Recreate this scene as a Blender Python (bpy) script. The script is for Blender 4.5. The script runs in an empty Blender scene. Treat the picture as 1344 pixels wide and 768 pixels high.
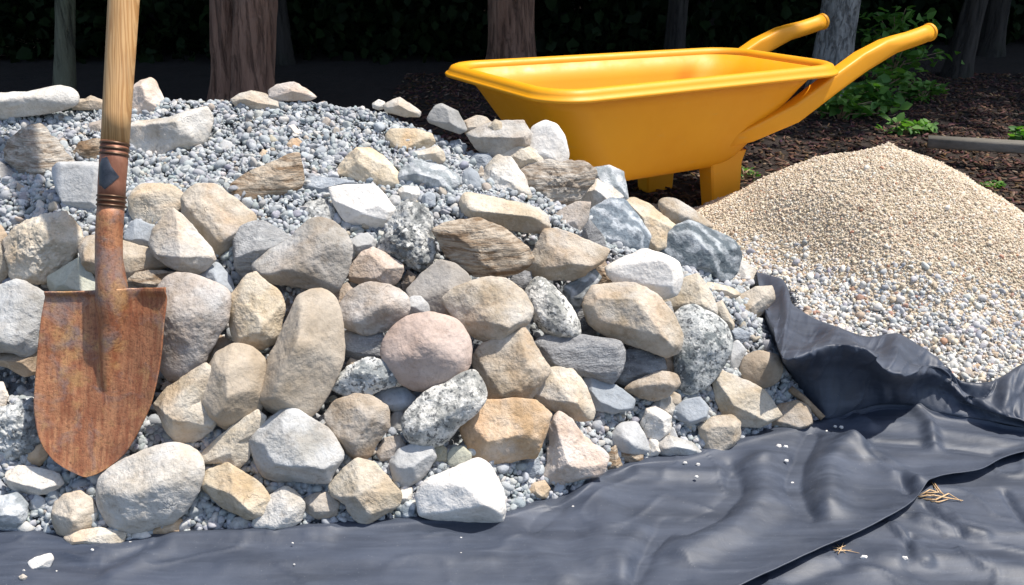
import bpy, bmesh, math, random
import numpy as np
from mathutils import Vector, Matrix

# ------------------------------------------------------------------ camera, world, sun, exposure
S = bpy.context.scene
C = S.collection
F_PX, PITCH, CAM_H = 1164.0, math.radians(22), 0.80
cam_d = bpy.data.cameras.new('camera'); cam = bpy.data.objects.new('camera', cam_d); C.objects.link(cam)
cam.location = (0, 0, CAM_H); cam.rotation_euler = (math.pi / 2 - PITCH, 0, 0)
cam_d.sensor_width = 36; cam_d.lens = F_PX / 1344 * 36; cam_d.clip_start = 0.02; cam_d.clip_end = 300
cam_d.dof.use_dof = False
S.camera = cam
SUN_DIR = Vector((0.38, 0.03, 0.92)).normalized()       # towards the sun
SUN_EL = math.asin(SUN_DIR.z); SUN_AZ = math.atan2(SUN_DIR.x, SUN_DIR.y)
W = bpy.data.worlds.new('World'); S.world = W; W.use_nodes = True
nt = W.node_tree; nt.nodes.clear()
sky = nt.nodes.new('ShaderNodeTexSky'); sky.sky_type = 'NISHITA'; sky.sun_disc = False
sky.sun_elevation = SUN_EL; sky.sun_rotation = SUN_AZ; sky.air_density = 1.0; sky.dust_density = 1.5
bgn = nt.nodes.new('ShaderNodeBackground'); bgn.inputs['Strength'].default_value = 0.13
wo = nt.nodes.new('ShaderNodeOutputWorld')
nt.links.new(sky.outputs[0], bgn.inputs['Color']); nt.links.new(bgn.outputs[0], wo.inputs[0])
sd = bpy.data.lights.new('sun', 'SUN'); sd.energy = 4.0; sd.angle = math.radians(0.9); sd.color = (1.0, 0.95, 0.87)
sun = bpy.data.objects.new('sun', sd); C.objects.link(sun)
sun.rotation_euler = SUN_DIR.to_track_quat('Z', 'Y').to_euler(); sun.location = (1, 0, 4)
S.view_settings.view_transform = 'Standard'; S.view_settings.look = 'None'
S.view_settings.exposure = 0.56; S.view_settings.gamma = 1.0; S.view_settings.use_curve_mapping = False
S.cycles.max_bounces = 6; S.cycles.diffuse_bounces = 3; S.cycles.glossy_bounces = 2
S.cycles.use_denoising = True

rng = np.random.default_rng(7)
random.seed(7)

# ------------------------------------------------------------------ helpers
CR = np.array([1.0, 0, 0]); CU = np.array([0, math.sin(PITCH), math.cos(PITCH)]); CF = np.array([0, math.cos(PITCH), -math.sin(PITCH)])
CO = np.array([0, 0, CAM_H])
def ray(px, py):
    return CF + (px - 672) / F_PX * CR + (384 - py) / F_PX * CU
def at_z(px, py, z):
    d = ray(px, py); return CO + d * ((z - CAM_H) / d[2])
def at_y(px, py, y):
    d = ray(px, py); return CO + d * (y / d[1])
def at_plane(px, py, p0, n):
    d = ray(px, py); n = np.array(n, float); return CO + d * (np.dot(np.array(p0) - CO, n) / np.dot(d, n))
def to_px(p):
    q = np.asarray(p) - CO; zc = q @ CF
    return 672 + F_PX * (q @ CR) / zc, 384 - F_PX * (q @ CU) / zc

def tag(o, label=None, cat=None, group=None, kind=None):
    if label: o['label'] = label
    if cat: o['category'] = cat
    if group: o['group'] = group
    if kind: o['kind'] = kind
    return o
def empty(name, loc=(0, 0, 0), rz=0.0):
    o = bpy.data.objects.new(name, None); C.objects.link(o); o.location = loc; o.rotation_euler = (0, 0, rz)
    o.empty_display_size = 0.05; return o
def link(name, me, mat=None, parent=None, smooth=True, loc=None):
    if mat: me.materials.append(mat)
    if smooth: me.shade_smooth()
    o = bpy.data.objects.new(name, me); C.objects.link(o)
    if parent: o.parent = parent
    if loc is not None: o.location = loc
    return o
def mesh_np(name, V, Fc):
    """V (n,3), Fc (m,k) equal-size faces"""
    V = np.asarray(V, np.float32); Fc = np.asarray(Fc, np.int32); k = Fc.shape[1]
    me = bpy.data.meshes.new(name)
    me.vertices.add(len(V)); me.vertices.foreach_set('co', V.ravel())
    me.loops.add(Fc.size); me.loops.foreach_set('vertex_index', Fc.ravel())
    me.polygons.add(len(Fc)); me.polygons.foreach_set('loop_start', np.arange(0, Fc.size, k, dtype=np.int32))
    me.polygons.foreach_set('loop_total', np.full(len(Fc), k, np.int32))
    me.update(calc_edges=True); me.validate(); return me
def grid_mesh(name, P):
    """P (a,b,3) grid"""
    a, b = P.shape[:2]; idx = np.arange(a * b).reshape(a, b)
    Fc = np.stack([idx[:-1, :-1], idx[:-1, 1:], idx[1:, 1:], idx[1:, :-1]], -1).reshape(-1, 4)
    return mesh_np(name, P.reshape(-1, 3), Fc)
def tube(path, radii, seg=16, cap=True, squash=None):
    """tube through points; radii (n,) or (n,2) (side, up); returns verts, faces"""
    path = [np.array(p, float) for p in path]; n = len(path); V = []; Fc = []
    up = np.array([0, 0, 1.0]); pa = None
    for i, p in enumerate(path):
        t = path[min(i + 1, n - 1)] - path[max(i - 1, 0)]; t = t / np.linalg.norm(t)
        if pa is None:
            a = np.cross(t, up if abs(t[2]) < 0.95 else np.array([0, 1.0, 0])); a /= np.linalg.norm(a)
        else:
            a = pa - t * (pa @ t); a /= np.linalg.norm(a)
        pa = a; b = np.cross(a, t)
        r = radii[i]; ra, rb = (r if hasattr(r, '__len__') else (r, r))
        for k in range(seg):
            th = 2 * math.pi * k / seg; c, s = math.cos(th), math.sin(th)
            if squash:                                   # superellipse exponent for boxy sections
                e = 2 / squash; c = math.copysign(abs(c) ** e, c); s = math.copysign(abs(s) ** e, s)
            V.append(p + a * ra * c + b * rb * s)
    for i in range(n - 1):
        for k in range(seg):
            k2 = (k + 1) % seg
            Fc.append((i * seg + k, i * seg + k2, (i + 1) * seg + k2, (i + 1) * seg + k))
    if cap:
        Fc.append(tuple(range(seg))[::-1]); Fc.append(tuple((n - 1) * seg + k for k in range(seg)))
    return V, Fc
def mesh_py(name, V, Fc):
    me = bpy.data.meshes.new(name); me.from_pydata([tuple(v) for v in V], [], Fc); me.update(); return me

def smooth_interp(ts, vals, t):
    """Catmull-Rom through vals at ts (1D arrays), evaluated at t"""
    ts = np.asarray(ts, float); vals = np.asarray(vals, float); n = len(ts)
    i = np.clip(np.searchsorted(ts, t, side='right') - 1, 0, n - 2)
    m = np.gradient(vals, ts, axis=0) if n > 2 else np.tile((vals[1] - vals[0]) / (ts[1] - ts[0]), (2,) + (1,) * (vals.ndim - 1))
    h = (ts[i + 1] - ts[i]); u = (t - ts[i]) / h
    sh = (slice(None),) + (None,) * (vals.ndim - 1); u = u[sh]; h = h[sh]
    return ((2 * u**3 - 3 * u**2 + 1) * vals[i] + (u**3 - 2 * u**2 + u) * h * m[i] + (-2 * u**3 + 3 * u**2) * vals[i + 1] + (u**3 - u**2) * h * m[i + 1])

def _hash(ix, iy, iz, s):
    h = (ix * 374761393 + iy * 668265263 + iz * 2147483647 + s * 974634777) & 0xffffffff
    h = ((h ^ (h >> 13)) * 1274126177) & 0xffffffff
    return ((h ^ (h >> 16)) & 0xffff) / 32767.5 - 1
def noise3(P, s=0):
    P = np.asarray(P, float); I = np.floor(P).astype(np.int64); u = P - I; u = u * u * (3 - 2 * u); r = 0
    for a in (0, 1):
        for b in (0, 1):
            for c in (0, 1):
                w = (u[..., 0] if a else 1 - u[..., 0]) * (u[..., 1] if b else 1 - u[..., 1]) * (u[..., 2] if c else 1 - u[..., 2])
                r = r + w * _hash(I[..., 0] + a, I[..., 1] + b, I[..., 2] + c, s)
    return r
def fbm(P, s=0, oct=4, g=0.5):
    r = 0; a = 1
    for k in range(oct): r = r + a * noise3(np.asarray(P) * 2**k + 17.3 * k, s + k); a *= g
    return r
def sstep(a, b, x):
    t = np.clip((x - a) / (b - a), 0, 1); return t * t * (3 - 2 * t)
def seg_dist(X, Y, poly, closed=False):
    P = np.array(poly)[:, :2]; Q = np.roll(P, -1, 0)
    if not closed: P, Q = P[:-1], Q[:-1]
    d = np.full(np.shape(X), 1e9)
    for p, q in zip(P, Q):
        e = q - p; L = e @ e + 1e-12; t = np.clip(((X - p[0]) * e[0] + (Y - p[1]) * e[1]) / L, 0, 1)
        d = np.minimum(d, np.hypot(X - p[0] - t * e[0], Y - p[1] - t * e[1]))
    return d
def inside(X, Y, poly):
    P = np.array(poly)[:, :2]; Q = np.roll(P, -1, 0); r = np.zeros(np.shape(X), bool)
    for p, q in zip(P, Q):
        c = (p[1] > Y) != (q[1] > Y)
        with np.errstate(all='ignore'): xi = (q[0] - p[0]) * (Y - p[1]) / (q[1] - p[1] + 1e-15) + p[0]
        r ^= c & (X < xi)
    return r

# ------------------------------------------------------------------ materials
def mat(name):
    m = bpy.data.materials.new(name); m.use_nodes = True; n = m.node_tree
    b = n.nodes['Principled BSDF']; b.inputs['Roughness'].default_value = 0.8
    return m, n, b
class N:
    """tiny node builder"""
    def __init__(s, n): s.n = n
    def new(s, t, **k):
        x = s.n.nodes.new(t)
        for a, v in k.items(): setattr(x, a, v)
        return x
    def put(s, sock, v):
        if isinstance(v, bpy.types.NodeSocket): s.n.links.new(v, sock)
        else: sock.default_value = v
    def coord(s, kind='Object', scale=(1, 1, 1), rot=(0, 0, 0), off=None):
        c = s.new('ShaderNodeTexCoord'); m = s.new('ShaderNodeMapping'); s.put(m.inputs[0], c.outputs[kind])
        m.inputs['Scale'].default_value = scale; m.inputs['Rotation'].default_value = rot
        if off is not None: s.put(m.inputs['Location'], off)
        return m.outputs[0]
    def noise(s, v, scale, detail=4, rough=0.55, dist=0.0):
        x = s.new('ShaderNodeTexNoise'); s.put(x.inputs['Vector'], v); x.inputs['Scale'].default_value = scale
        x.inputs['Detail'].default_value = detail; x.inputs['Roughness'].default_value = rough; x.inputs['Distortion'].default_value = dist
        return x.outputs[0]
    def voro(s, v, scale, feature='F1', out='Distance'):
        x = s.new('ShaderNodeTexVoronoi', feature=feature); s.put(x.inputs['Vector'], v); x.inputs['Scale'].default_value = scale
        return x.outputs[out]
    def ramp(s, v, stops):
        x = s.new('ShaderNodeValToRGB'); s.put(x.inputs[0], v); e = x.color_ramp.elements
        while len(e) < len(stops): e.new(0.5)
        for q, (p, c) in zip(e, stops):
            q.position = p; q.color = (c, c, c, 1) if not hasattr(c, '__len__') else (*c[:3], 1)
        return x.outputs[0]
    def mix(s, f, a, b, mode='MIX'):
        x = s.new('ShaderNodeMix', data_type='RGBA', blend_type=mode)
        s.put(x.inputs[0], f)
        for sock, v in ((x.inputs[6], a), (x.inputs[7], b)):
            s.put(sock, v if isinstance(v, bpy.types.NodeSocket) else ((v, v, v, 1) if not hasattr(v, '__len__') else (*v[:3], 1)))
        return x.outputs[2]
    def math(s, op, a, b=0.0):
        x = s.new('ShaderNodeMath', operation=op); s.put(x.inputs[0], a); s.put(x.inputs[1], b); return x.outputs[0]
    def bump(s, h, strength=0.5, dist=0.01, normal=None):
        x = s.new('ShaderNodeBump'); s.put(x.inputs['Height'], h); x.inputs['Strength'].default_value = strength
        x.inputs['Distance'].default_value = dist
        if normal is not None: s.put(x.inputs['Normal'], normal)
        return x.outputs[0]

def stone_mat(style):
    m, n, b = mat('stone_' + style); q = N(n)
    oi = q.new('ShaderNodeObjectInfo')
    base = oi.outputs['Color']
    off = q.new('ShaderNodeVectorMath', operation='SCALE'); off.inputs[0].default_value = (13.1, 7.7, 5.3); q.put(off.inputs['Scale'], oi.outputs['Random'])
    v = q.coord('Object', off=off.outputs[0])
    blot = q.noise(v, 16, 5, 0.62); fine = q.noise(v, 170, 4, 0.7); mid = q.noise(v, 55, 5, 0.65)
    dark = q.mix(1, base, (0.74, 0.69, 0.62), 'MULTIPLY'); light = q.mix(0.24, base, (0.84, 0.80, 0.74))
    if style == 'limestone':
        c = q.mix(q.ramp(blot, [(0.36, 0), (0.62, 1)]), dark, light)
        c = q.mix(q.math('MULTIPLY', q.ramp(q.noise(v, 9, 3, 0.5, 1.2), [(0.5, 0), (0.7, 1)]), 0.4), c, q.mix(1, base, (0.95, 0.70, 0.48), 'MULTIPLY'))
        c = q.mix(q.math('MULTIPLY', q.ramp(q.noise(v, 11, 4, 0.6), [(0.52, 0), (0.68, 1)]), 0.5), c, (0.50, 0.50, 0.49))
        c = q.mix(q.math('MULTIPLY', q.ramp(mid, [(0.30, 1), (0.44, 0)]), 0.45), c, q.mix(1, base, (0.45, 0.38, 0.31), 'MULTIPLY'))
    elif style == 'smooth':
        c = q.mix(q.ramp(blot, [(0.35, 0), (0.65, 1)]), q.mix(1, base, (0.86, 0.83, 0.80), 'MULTIPLY'), q.mix(0.14, base, (0.85, 0.80, 0.75)))
        c = q.mix(q.math('MULTIPLY', q.ramp(mid, [(0.3, 1), (0.42, 0)]), 0.3), c, q.mix(1, base, (0.5, 0.45, 0.4), 'MULTIPLY'))
    elif style == 'granite':
        c = q.mix(q.ramp(q.noise(v, 24, 4, 0.75), [(0.44, 0), (0.56, 1)]), q.mix(1, base, (0.50, 0.52, 0.52), 'MULTIPLY'), q.mix(0.45, base, (0.85, 0.82, 0.74)))
        c = q.mix(q.ramp(q.noise(v, 120, 3, 0.7), [(0.54, 0), (0.62, 0.85)]), c, (0.07, 0.075, 0.08))
        c = q.mix(q.ramp(q.noise(v, 80, 2, 0.6), [(0.60, 0), (0.68, 0.8)]), c, (0.82, 0.80, 0.74))
    elif style == 'marble':
        w = q.new('ShaderNodeTexWave', wave_type='BANDS', bands_direction='DIAGONAL'); q.put(w.inputs['Vector'], v)
        w.inputs['Scale'].default_value = 11; w.inputs['Distortion'].default_value = 9; w.inputs['Detail'].default_value = 4; w.inputs['Detail Scale'].default_value = 2.2
        c = q.mix(q.ramp(w.outputs[0], [(0.25, 0), (0.9, 1)]), q.mix(1, base, (0.62, 0.66, 0.68), 'MULTIPLY'), q.mix(0.4, base, (0.82, 0.84, 0.84)))
        c = q.mix(q.ramp(mid, [(0.40, 0.5), (0.55, 0)]), c, q.mix(1, base, (0.4, 0.42, 0.44), 'MULTIPLY'))
    elif style == 'slate':
        v2 = q.coord('Object', scale=(1, 1, 3.2), rot=(0.5, 0.3, 0), off=off.outputs[0])
        c = q.mix(q.ramp(q.noise(v2, 22, 6, 0.65), [(0.35, 0), (0.65, 1)]), q.mix(1, base, (0.68, 0.68, 0.70), 'MULTIPLY'), q.mix(0.22, base, (0.8, 0.8, 0.8)))
        c = q.mix(q.ramp(q.noise(v, 34, 2, 0.5, 2.5), [(0.49, 0), (0.50, 0.45), (0.51, 0)]), c, (0.7, 0.68, 0.64))
    else:                                                # layered
        v2 = q.coord('Object', scale=(0.8, 0.8, 4.5), rot=(0.35, -0.25, 0), off=off.outputs[0])
        c = q.mix(q.ramp(q.noise(v2, 20, 6, 0.7, 0.6), [(0.40, 0), (0.6, 1)]), q.mix(1, base, (0.55, 0.45, 0.36), 'MULTIPLY'), q.mix(0.28, base, (0.82, 0.74, 0.62)))
        c = q.mix(q.math('MULTIPLY', q.ramp(mid, [(0.32, 1), (0.42, 0)]), 0.7), c, (0.08, 0.06, 0.045))
    # thin cracks
    cr = q.math('ABSOLUTE', q.math('SUBTRACT', q.noise(q.coord('Object', scale=(1, .6, .8), rot=(.4, .3, .7), off=off.outputs[0]), 11, 5, 0.55), 0.5))
    ck = q.math('MULTIPLY', q.ramp(cr, [(0.0, 1), (0.007, 0)]), q.ramp(q.noise(v, 14, 2), [(0.62, 0), (0.72, 1)]))
    c = q.mix(q.math('MULTIPLY', ck, 0.10), c, (0.16, 0.13, 0.10))
    c = q.mix(q.math('MULTIPLY', q.ramp(fine, [(0.3, 1), (0.5, 0)]), 0.22), c, (0.12, 0.10, 0.08))
    q.put(b.inputs['Base Color'], c)
    b.inputs['Roughness'].default_value = 0.82; b.inputs['Specular IOR Level'].default_value = 0.3
    h = q.math('ADD', q.math('MULTIPLY', fine, 0.18 if style != 'smooth' else 0.10), q.math('MULTIPLY', mid, 0.62))
    h = q.math('SUBTRACT', h, q.math('MULTIPLY', ck, 0.15))
    if style in ('layered', 'slate'): h = q.math('ADD', h, q.math('MULTIPLY', q.noise(v2, 26, 5, 0.65), 1.1))
    q.put(b.inputs['Normal'], q.bump(h, {'smooth': 0.7}.get(style, 1.0), 0.008))
    return m
STONE = {s: stone_mat(s) for s in ('limestone', 'smooth', 'granite', 'marble', 'slate', 'layered')}

def grain_mat(name, rough=0.85, bump=0.5, sc=300):
    m, n, b = mat(name); q = N(n)
    a = q.new('ShaderNodeAttribute', attribute_name='tint'); v = q.coord('Object')
    f = q.noise(v, sc, 4, 0.7)
    q.put(b.inputs['Base Color'], q.mix(q.ramp(f, [(0.3, 0.45), (0.6, 0)]), a.outputs['Color'], q.mix(1, a.outputs['Color'], (0.55, 0.54, 0.53), 'MULTIPLY')))
    b.inputs['Roughness'].default_value = rough; b.inputs['Specular IOR Level'].default_value = 0.25
    q.put(b.inputs['Normal'], q.bump(f, bump, 0.002)); return m
M_GRAVEL = grain_mat('gravel'); M_SAND = grain_mat('sand_grain'); M_CHIP = grain_mat('bark_chip')

def base_mat(name, c1, c2, c3, sc, bumpd=0.01):
    m, n, b = mat(name); q = N(n); v = q.coord('Object')
    x = q.mix(q.ramp(q.noise(v, sc, 6, 0.7), [(0.35, 0), (0.65, 1)]), c1, c2)
    x = q.mix(q.ramp(q.noise(v, sc * 3.3, 4, 0.7), [(0.5, 0), (0.62, 1)]), x, c3)
    q.put(b.inputs['Base Color'], x); b.inputs['Roughness'].default_value = 0.95
    q.put(b.inputs['Normal'], q.bump(q.noise(v, sc * 2, 6, 0.75), 0.9, bumpd)); return m
M_PILE = base_mat('pile_core', (0.16, 0.17, 0.18), (0.26, 0.28, 0.30), (0.10, 0.10, 0.11), 60)
M_SANDB = base_mat('sand', (0.60, 0.50, 0.37), (0.68, 0.58, 0.45), (0.46, 0.36, 0.25), 120, 0.004)
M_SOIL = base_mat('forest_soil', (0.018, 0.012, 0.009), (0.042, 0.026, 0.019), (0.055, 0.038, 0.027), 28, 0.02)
M_GBED = base_mat('gravel_bed', (0.30, 0.29, 0.27), (0.52, 0.50, 0.46), (0.18, 0.17, 0.16), 110, 0.006)

def tarp_mat(name):
    m, n, b = mat(name); q = N(n); v = q.coord('Object')
    st = q.noise(q.coord('Object', scale=(1, 5, 5)), 4.5, 5, 0.6)
    st2 = q.noise(q.coord('Object', scale=(1.2, 14, 14), rot=(0, 0, 0.12)), 6, 4, 0.6)
    c = q.mix(q.ramp(st, [(0.35, 0), (0.68, 1)]), (0.030, 0.038, 0.057), (0.058, 0.071, 0.102))
    c = q.mix(q.math('MULTIPLY', q.ramp(st2, [(0.5, 0), (0.75, 1)]), 0.45), c, (0.088, 0.105, 0.142))
    dust = q.noise(v, 420, 2, 0.6)
    c = q.mix(q.ramp(dust, [(0.70, 0), (0.76, 0.45)]), c, (0.35, 0.36, 0.37))
    big = q.ramp(q.noise(v, 7, 5, 0.7), [(0.5, 0), (0.75, 0.30)])
    c = q.mix(big, c, (0.09, 0.098, 0.115))
    q.put(b.inputs['Base Color'], c)
    q.put(b.inputs['Roughness'], q.ramp(st, [(0.3, 0.50), (0.7, 0.64)]))
    b.inputs['Specular IOR Level'].default_value = 0.55
    h = q.math('ADD', q.math('MULTIPLY', q.noise(v, 24, 5, 0.62, 0.8), 0.7), q.math('MULTIPLY', q.noise(v, 260, 3, 0.6), 0.04))
    q.put(b.inputs['Normal'], q.bump(h, 0.13, 0.010)); return m
M_TARP = tarp_mat('black_sheet')

def simple_mat(name, c1, c2, sc=20, rough=0.7, bump=0.3, bd=0.004, stretch=(1, 1, 1), metal=0.0, spec=0.4):
    m, n, b = mat(name); q = N(n); v = q.coord('Object', scale=stretch); f = q.noise(v, sc, 5, 0.65)
    q.put(b.inputs['Base Color'], q.mix(q.ramp(f, [(0.35, 0), (0.65, 1)]), c1, c2))
    b.inputs['Roughness'].default_value = rough; b.inputs['Metallic'].default_value = metal; b.inputs['Specular IOR Level'].default_value = spec
    q.put(b.inputs['Normal'], q.bump(f, bump, bd)); return m
# ------------------------------------------------------------------ the heap: a height field over its plan
BASE_PX = [(-420, 690), (-150, 694), (0, 700), (60, 701), (110, 712), (160, 715), (210, 703), (330, 699), (440, 690), (560, 682),
           (660, 676), (710, 656), (760, 646), (800, 618), (850, 604), (920, 598), (1000, 570), (1070, 556), (1066, 520), (1046, 480), (1030, 440), (1015, 395), (1000, 350)]
BASE = [at_z(px, py, 0.0)[:2] for px, py in BASE_PX] + [np.array((0.62, 2.12)), np.array((0.30, 2.2)), np.array((-0.3, 2.32)), np.array((-1.0, 2.32)), np.array((-2.1, 2.3)), np.array((-2.1, 1.1))]
def pile_z(X, Y):
    X = np.asarray(X, float); Y = np.asarray(Y, float)
    d = seg_dist(X, Y, BASE, True) * np.where(inside(X, Y, BASE), 1, -1)
    dd = np.clip(d, 0, None)
    k = 0.30
    h = 1.19 * np.minimum(dd, k) + 0.46 * np.clip(dd - k, 0, 0.36)
    cap = np.interp(X, [-0.6, -0.3, -0.16, 0.04, 0.22, 0.38, 0.52, 0.75], [0.60, 0.52, 0.452, 0.365, 0.275, 0.19, 0.11, -0.02]) - 0.55 * np.clip(Y - 1.66, 0, 1)
    k2 = 0.03; m_ = np.clip(0.5 + 0.5 * (cap - h) / k2, 0, 1); h = cap * (1 - m_) + h * m_ - k2 * m_ * (1 - m_)
    h = h - 0.35 * np.clip(Y - 1.74, 0, 1)
    h = h - 0.02 * np.exp(-((dd - k) / 0.05)**2)         # soften the break of slope
    P = np.stack([X, Y, 0 * X], -1)
    h = h + (0.012 * fbm(P * 5, 3, 3) + 0.004 * fbm(P * 22, 4, 2)) * sstep(0, 0.1, dd)
    h = h - 0.055 * np.exp(-((X + 0.9) / 0.25)**2) * sstep(1.5, 1.8, Y)*0.3
    return np.where(d > 0, np.maximum(h, -0.01), -0.01 + np.clip(d, -0.3, 0) * 0.6)
# bank line (the crest of the sheet-covered bank on the right)
RIDGE_PX = [(1003, 404, .125), (1021, 449, .14), (1032, 468, .148), (1057, 463, .152), (1092, 453, .154), (1120, 455, .152), (1143, 465, .145), (1166, 484, .138), (1196, 486, .118),
            (1226, 484, .092), (1246, 497, .070), (1261, 513, .055), (1285, 527, .046), (1318, 538, .040), (1344, 546, .036), (1480, 560, .035)]
BACK_PX = [(993, 359, .125), (1032, 377, .13), (1036, 394, .13), (1055, 414, .125), (1097, 432, .12), (1143, 445, .12), (1178, 441, .118), (1203, 455, .105),
           (1232, 477, .085), (1261, 502, .062), (1295, 505, .058), (1344, 481, .080), (1480, 440, .10)]
BANK = [at_z(*p)[:2] for p in BACK_PX]
bank_poly = [np.array((-4, 1.95)), np.array((-0.5, 1.95)), np.array((0.22, 1.84)), at_z(900, 350, .11)[:2], at_z(950, 395, .11)[:2], at_z(980, 380, .12)[:2]] + BANK + [np.array((9, 1.3)), np.array((9, 60)), np.array((-9, 60))]
PEAK = at_y(1168, 188, 2.12)
def sand_h(X, Y):
    dx = X - PEAK[0]; dy = Y - PEAK[1]
    r = np.hypot(dx / np.where(dx < 0, 0.54, 0.44), dy / np.where(dy < 0, 0.66, 0.50))
    cone = np.clip(1 - r, 0, None)
    top = (np.sqrt(cone**2 + 0.0) - 0.17 * np.exp(-(r / 0.23)**2))
    return (PEAK[2] - 0.072 + 0.046) * np.clip(top, 0, None) * sstep(0.0, 0.24, seg_dist(X, Y, BANK))
def ground_z(X, Y):
    X = np.asarray(X, float); Y = np.asarray(Y, float)
    P = np.stack([X, Y, 0 * X], -1)
    inb = inside(X, Y, bank_poly); d = seg_dist(X, Y, BANK + [np.array((9, 1.3))], False)
    sd_ = np.where(inb, d, -d)
    up = sstep(-0.008, 0.022, sd_)
    fld = 0.112 - 0.062 * sstep(0.45, 0.72, X) * sstep(1.72, 1.40, Y) - 0.060 * sstep(1.75, 2.35, Y)
    far = sstep(2.6, 5, Y)
    z = -0.03 + up * (fld + 0.03) + 0.010 * fbm(P * 2.5, 9, 3) * far + 0.004 * fbm(P * 9, 11, 3) * up
    return z
def land_z(X, Y):                                        # gravel field with the sand heap on it
    P = np.stack([X, Y, 0 * X], -1)
    return ground_z(X, Y) + sand_h(X, Y) + (0.004 * fbm(P * 14, 5, 3) + 0.012 * fbm(P * 4.5, 6, 2)) * np.clip(sand_h(X, Y) / 0.05, 0, 1)

def hit(fn, px, py, t0=0.8, t1=6.0, n=700):
    t = np.linspace(t0, t1, n); P = CO + t[:, None] * ray(px, py)
    below = P[:, 2] < fn(P[:, 0], P[:, 1])
    i = int(np.argmax(below)) if below.any() else n - 1
    if i == 0: return P[0], t[0]
    f0 = P[i - 1, 2] - fn(P[i - 1:i, 0], P[i - 1:i, 1])[0]; f1 = P[i, 2] - fn(P[i:i + 1, 0], P[i:i + 1, 1])[0]
    a = f0 / (f0 - f1 + 1e-12) if below.any() else 1
    tt = t[i - 1] + a * (t[i] - t[i - 1]); return CO + tt * ray(px, py), tt

# ground: one sheet out to the horizon, finer near the heap
def axis(segs):
    out = []
    for a, b, n in segs: out += list(np.linspace(a, b, n, endpoint=False))
    return np.array(out + [segs[-1][1]])
gx = axis([(-90, -12, 14), (-12, -3, 24), (-3, 3, 220), (3, 12, 40), (12, 90, 14)])
gy = axis([(-90, -6, 10), (-6, 0.3, 16), (0.3, 4, 170), (4, 10, 70), (10, 30, 30), (30, 120, 14)])
GX, GY = np.meshgrid(gx, gy); GZ = ground_z(GX, GY)
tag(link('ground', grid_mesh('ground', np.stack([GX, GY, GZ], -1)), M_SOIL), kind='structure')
# the core of the stone heap
def heap_surf(X, Y): return np.maximum(pile_z(X, Y), ground_z(X, Y))
WALL_PX = [(-200, 360), (60, 345), (130, 330), (190, 310), (250, 325), (330, 345), (375, 378), (455, 340), (560, 330), (600, 290), (700, 290), (760, 310), (870, 370), (950, 405), (1000, 440), (940, 480), (890, 505), (830, 520), (760, 545), (700, 570), (600, 590), (500, 545), (430, 550), (330, 560), (215, 560), (60, 520), (-200, 540)]
WALL = [hit(pile_z, *p)[0][:2] for p in WALL_PX]
def dent(X, Y): return 0.060 * sstep(-0.012, 0.040, seg_dist(X, Y, WALL, True) * np.where(inside(X, Y, WALL), 1, -1))
px_, py_ = np.meshgrid(np.linspace(-2.15, 0.72, 300), np.linspace(0.95, 2.5, 190))
tag(link('stone_heap', grid_mesh('stone_heap', np.stack([px_, py_, pile_z(px_, py_) - 0.006 - dent(px_, py_)], -1)), M_PILE),
    'long heap of blue grey gravel under the stones, behind the spade', 'gravel heap')
TL = np.array([hit(land_z, *p)[0][:2] for p in [(935, 326), (985, 338), (1060, 356), (1150, 384), (1240, 406), (1344, 432), (1460, 456)]])
def tan_line(X, Y): return np.interp(X, TL[:, 0], TL[:, 1]) + 0.025 * noise3(np.stack([X * 9, Y * 9, 0 * X], -1), 88)
def sand_zone(X, Y):                                     # the sand heap and its thin apron to the left, under the wheelbarrow
    ap = (X > 0.25) & (X < 1.2) & (Y > 1.80 + 0.04 * np.sin(9 * X)) & (Y < 2.50 + 0.05 * np.sin(6 * X))
    return ((sand_h(X, Y) > 0.001) | ap) & (Y > tan_line(X, Y) - 0.05) & inside(X, Y, bank_poly) & (seg_dist(X, Y, BANK) > 0.02)
# gravel bed behind the bank, and the sand heap
bx, by = np.meshgrid(np.linspace(0.1, 2.9, 300), np.linspace(1.25, 3.0, 180))
bz = land_z(bx, by) + 0.003
me = grid_mesh('gravel_bed', np.stack([bx, by, bz], -1))
bm = bmesh.new(); bm.from_mesh(me)
lim = lambda x, y: (not inside(np.array([x]), np.array([y]), bank_poly)[0] and seg_dist(np.array([x]), np.array([y]), BANK)[0] > 0.03) or y > (2.72 if x < 1.3 else 2.42) + 0.05*math.sin(7*x) or sand_h(np.array([x]), np.array([y]))[0] > 0.004
vx = np.array([v.co.x for v in bm.verts]); vy = np.array([v.co.y for v in bm.verts])
kill = ((~inside(vx, vy, bank_poly)) & (seg_dist(vx, vy, BANK) > 0.0)) | (seg_dist(vx, vy, BANK) < 0.003) | (vy > 2.30 + 0.05 * np.sin(7 * vx)) | ((vy > tan_line(vx, vy) + 0.03) & sand_zone(vx, vy))
bm.verts.ensure_lookup_table()
bmesh.ops.delete(bm, geom=[bm.verts[i] for i in np.nonzero(kill)[0]], context='VERTS'); bm.to_mesh(me); bm.free()
tag(link('gravel_bed', me, M_GBED), kind='structure')
me = grid_mesh('sand_heap', np.stack([bx, by, land_z(bx, by) - 0.001], -1))
bm = bmesh.new(); bm.from_mesh(me); bm.verts.ensure_lookup_table()
keep = sand_zone(vx, vy); bmesh.ops.delete(bm, geom=[bm.verts[i] for i in np.nonzero(~keep)[0]], context='VERTS')
for v in bm.verts: v.co.z += 0.006
bm.to_mesh(me); bm.free()
tag(link('sand_heap', me, M_SANDB), 'broad mound of coarse tan sand to the right of the yellow wheelbarrow', 'sand heap')

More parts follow.
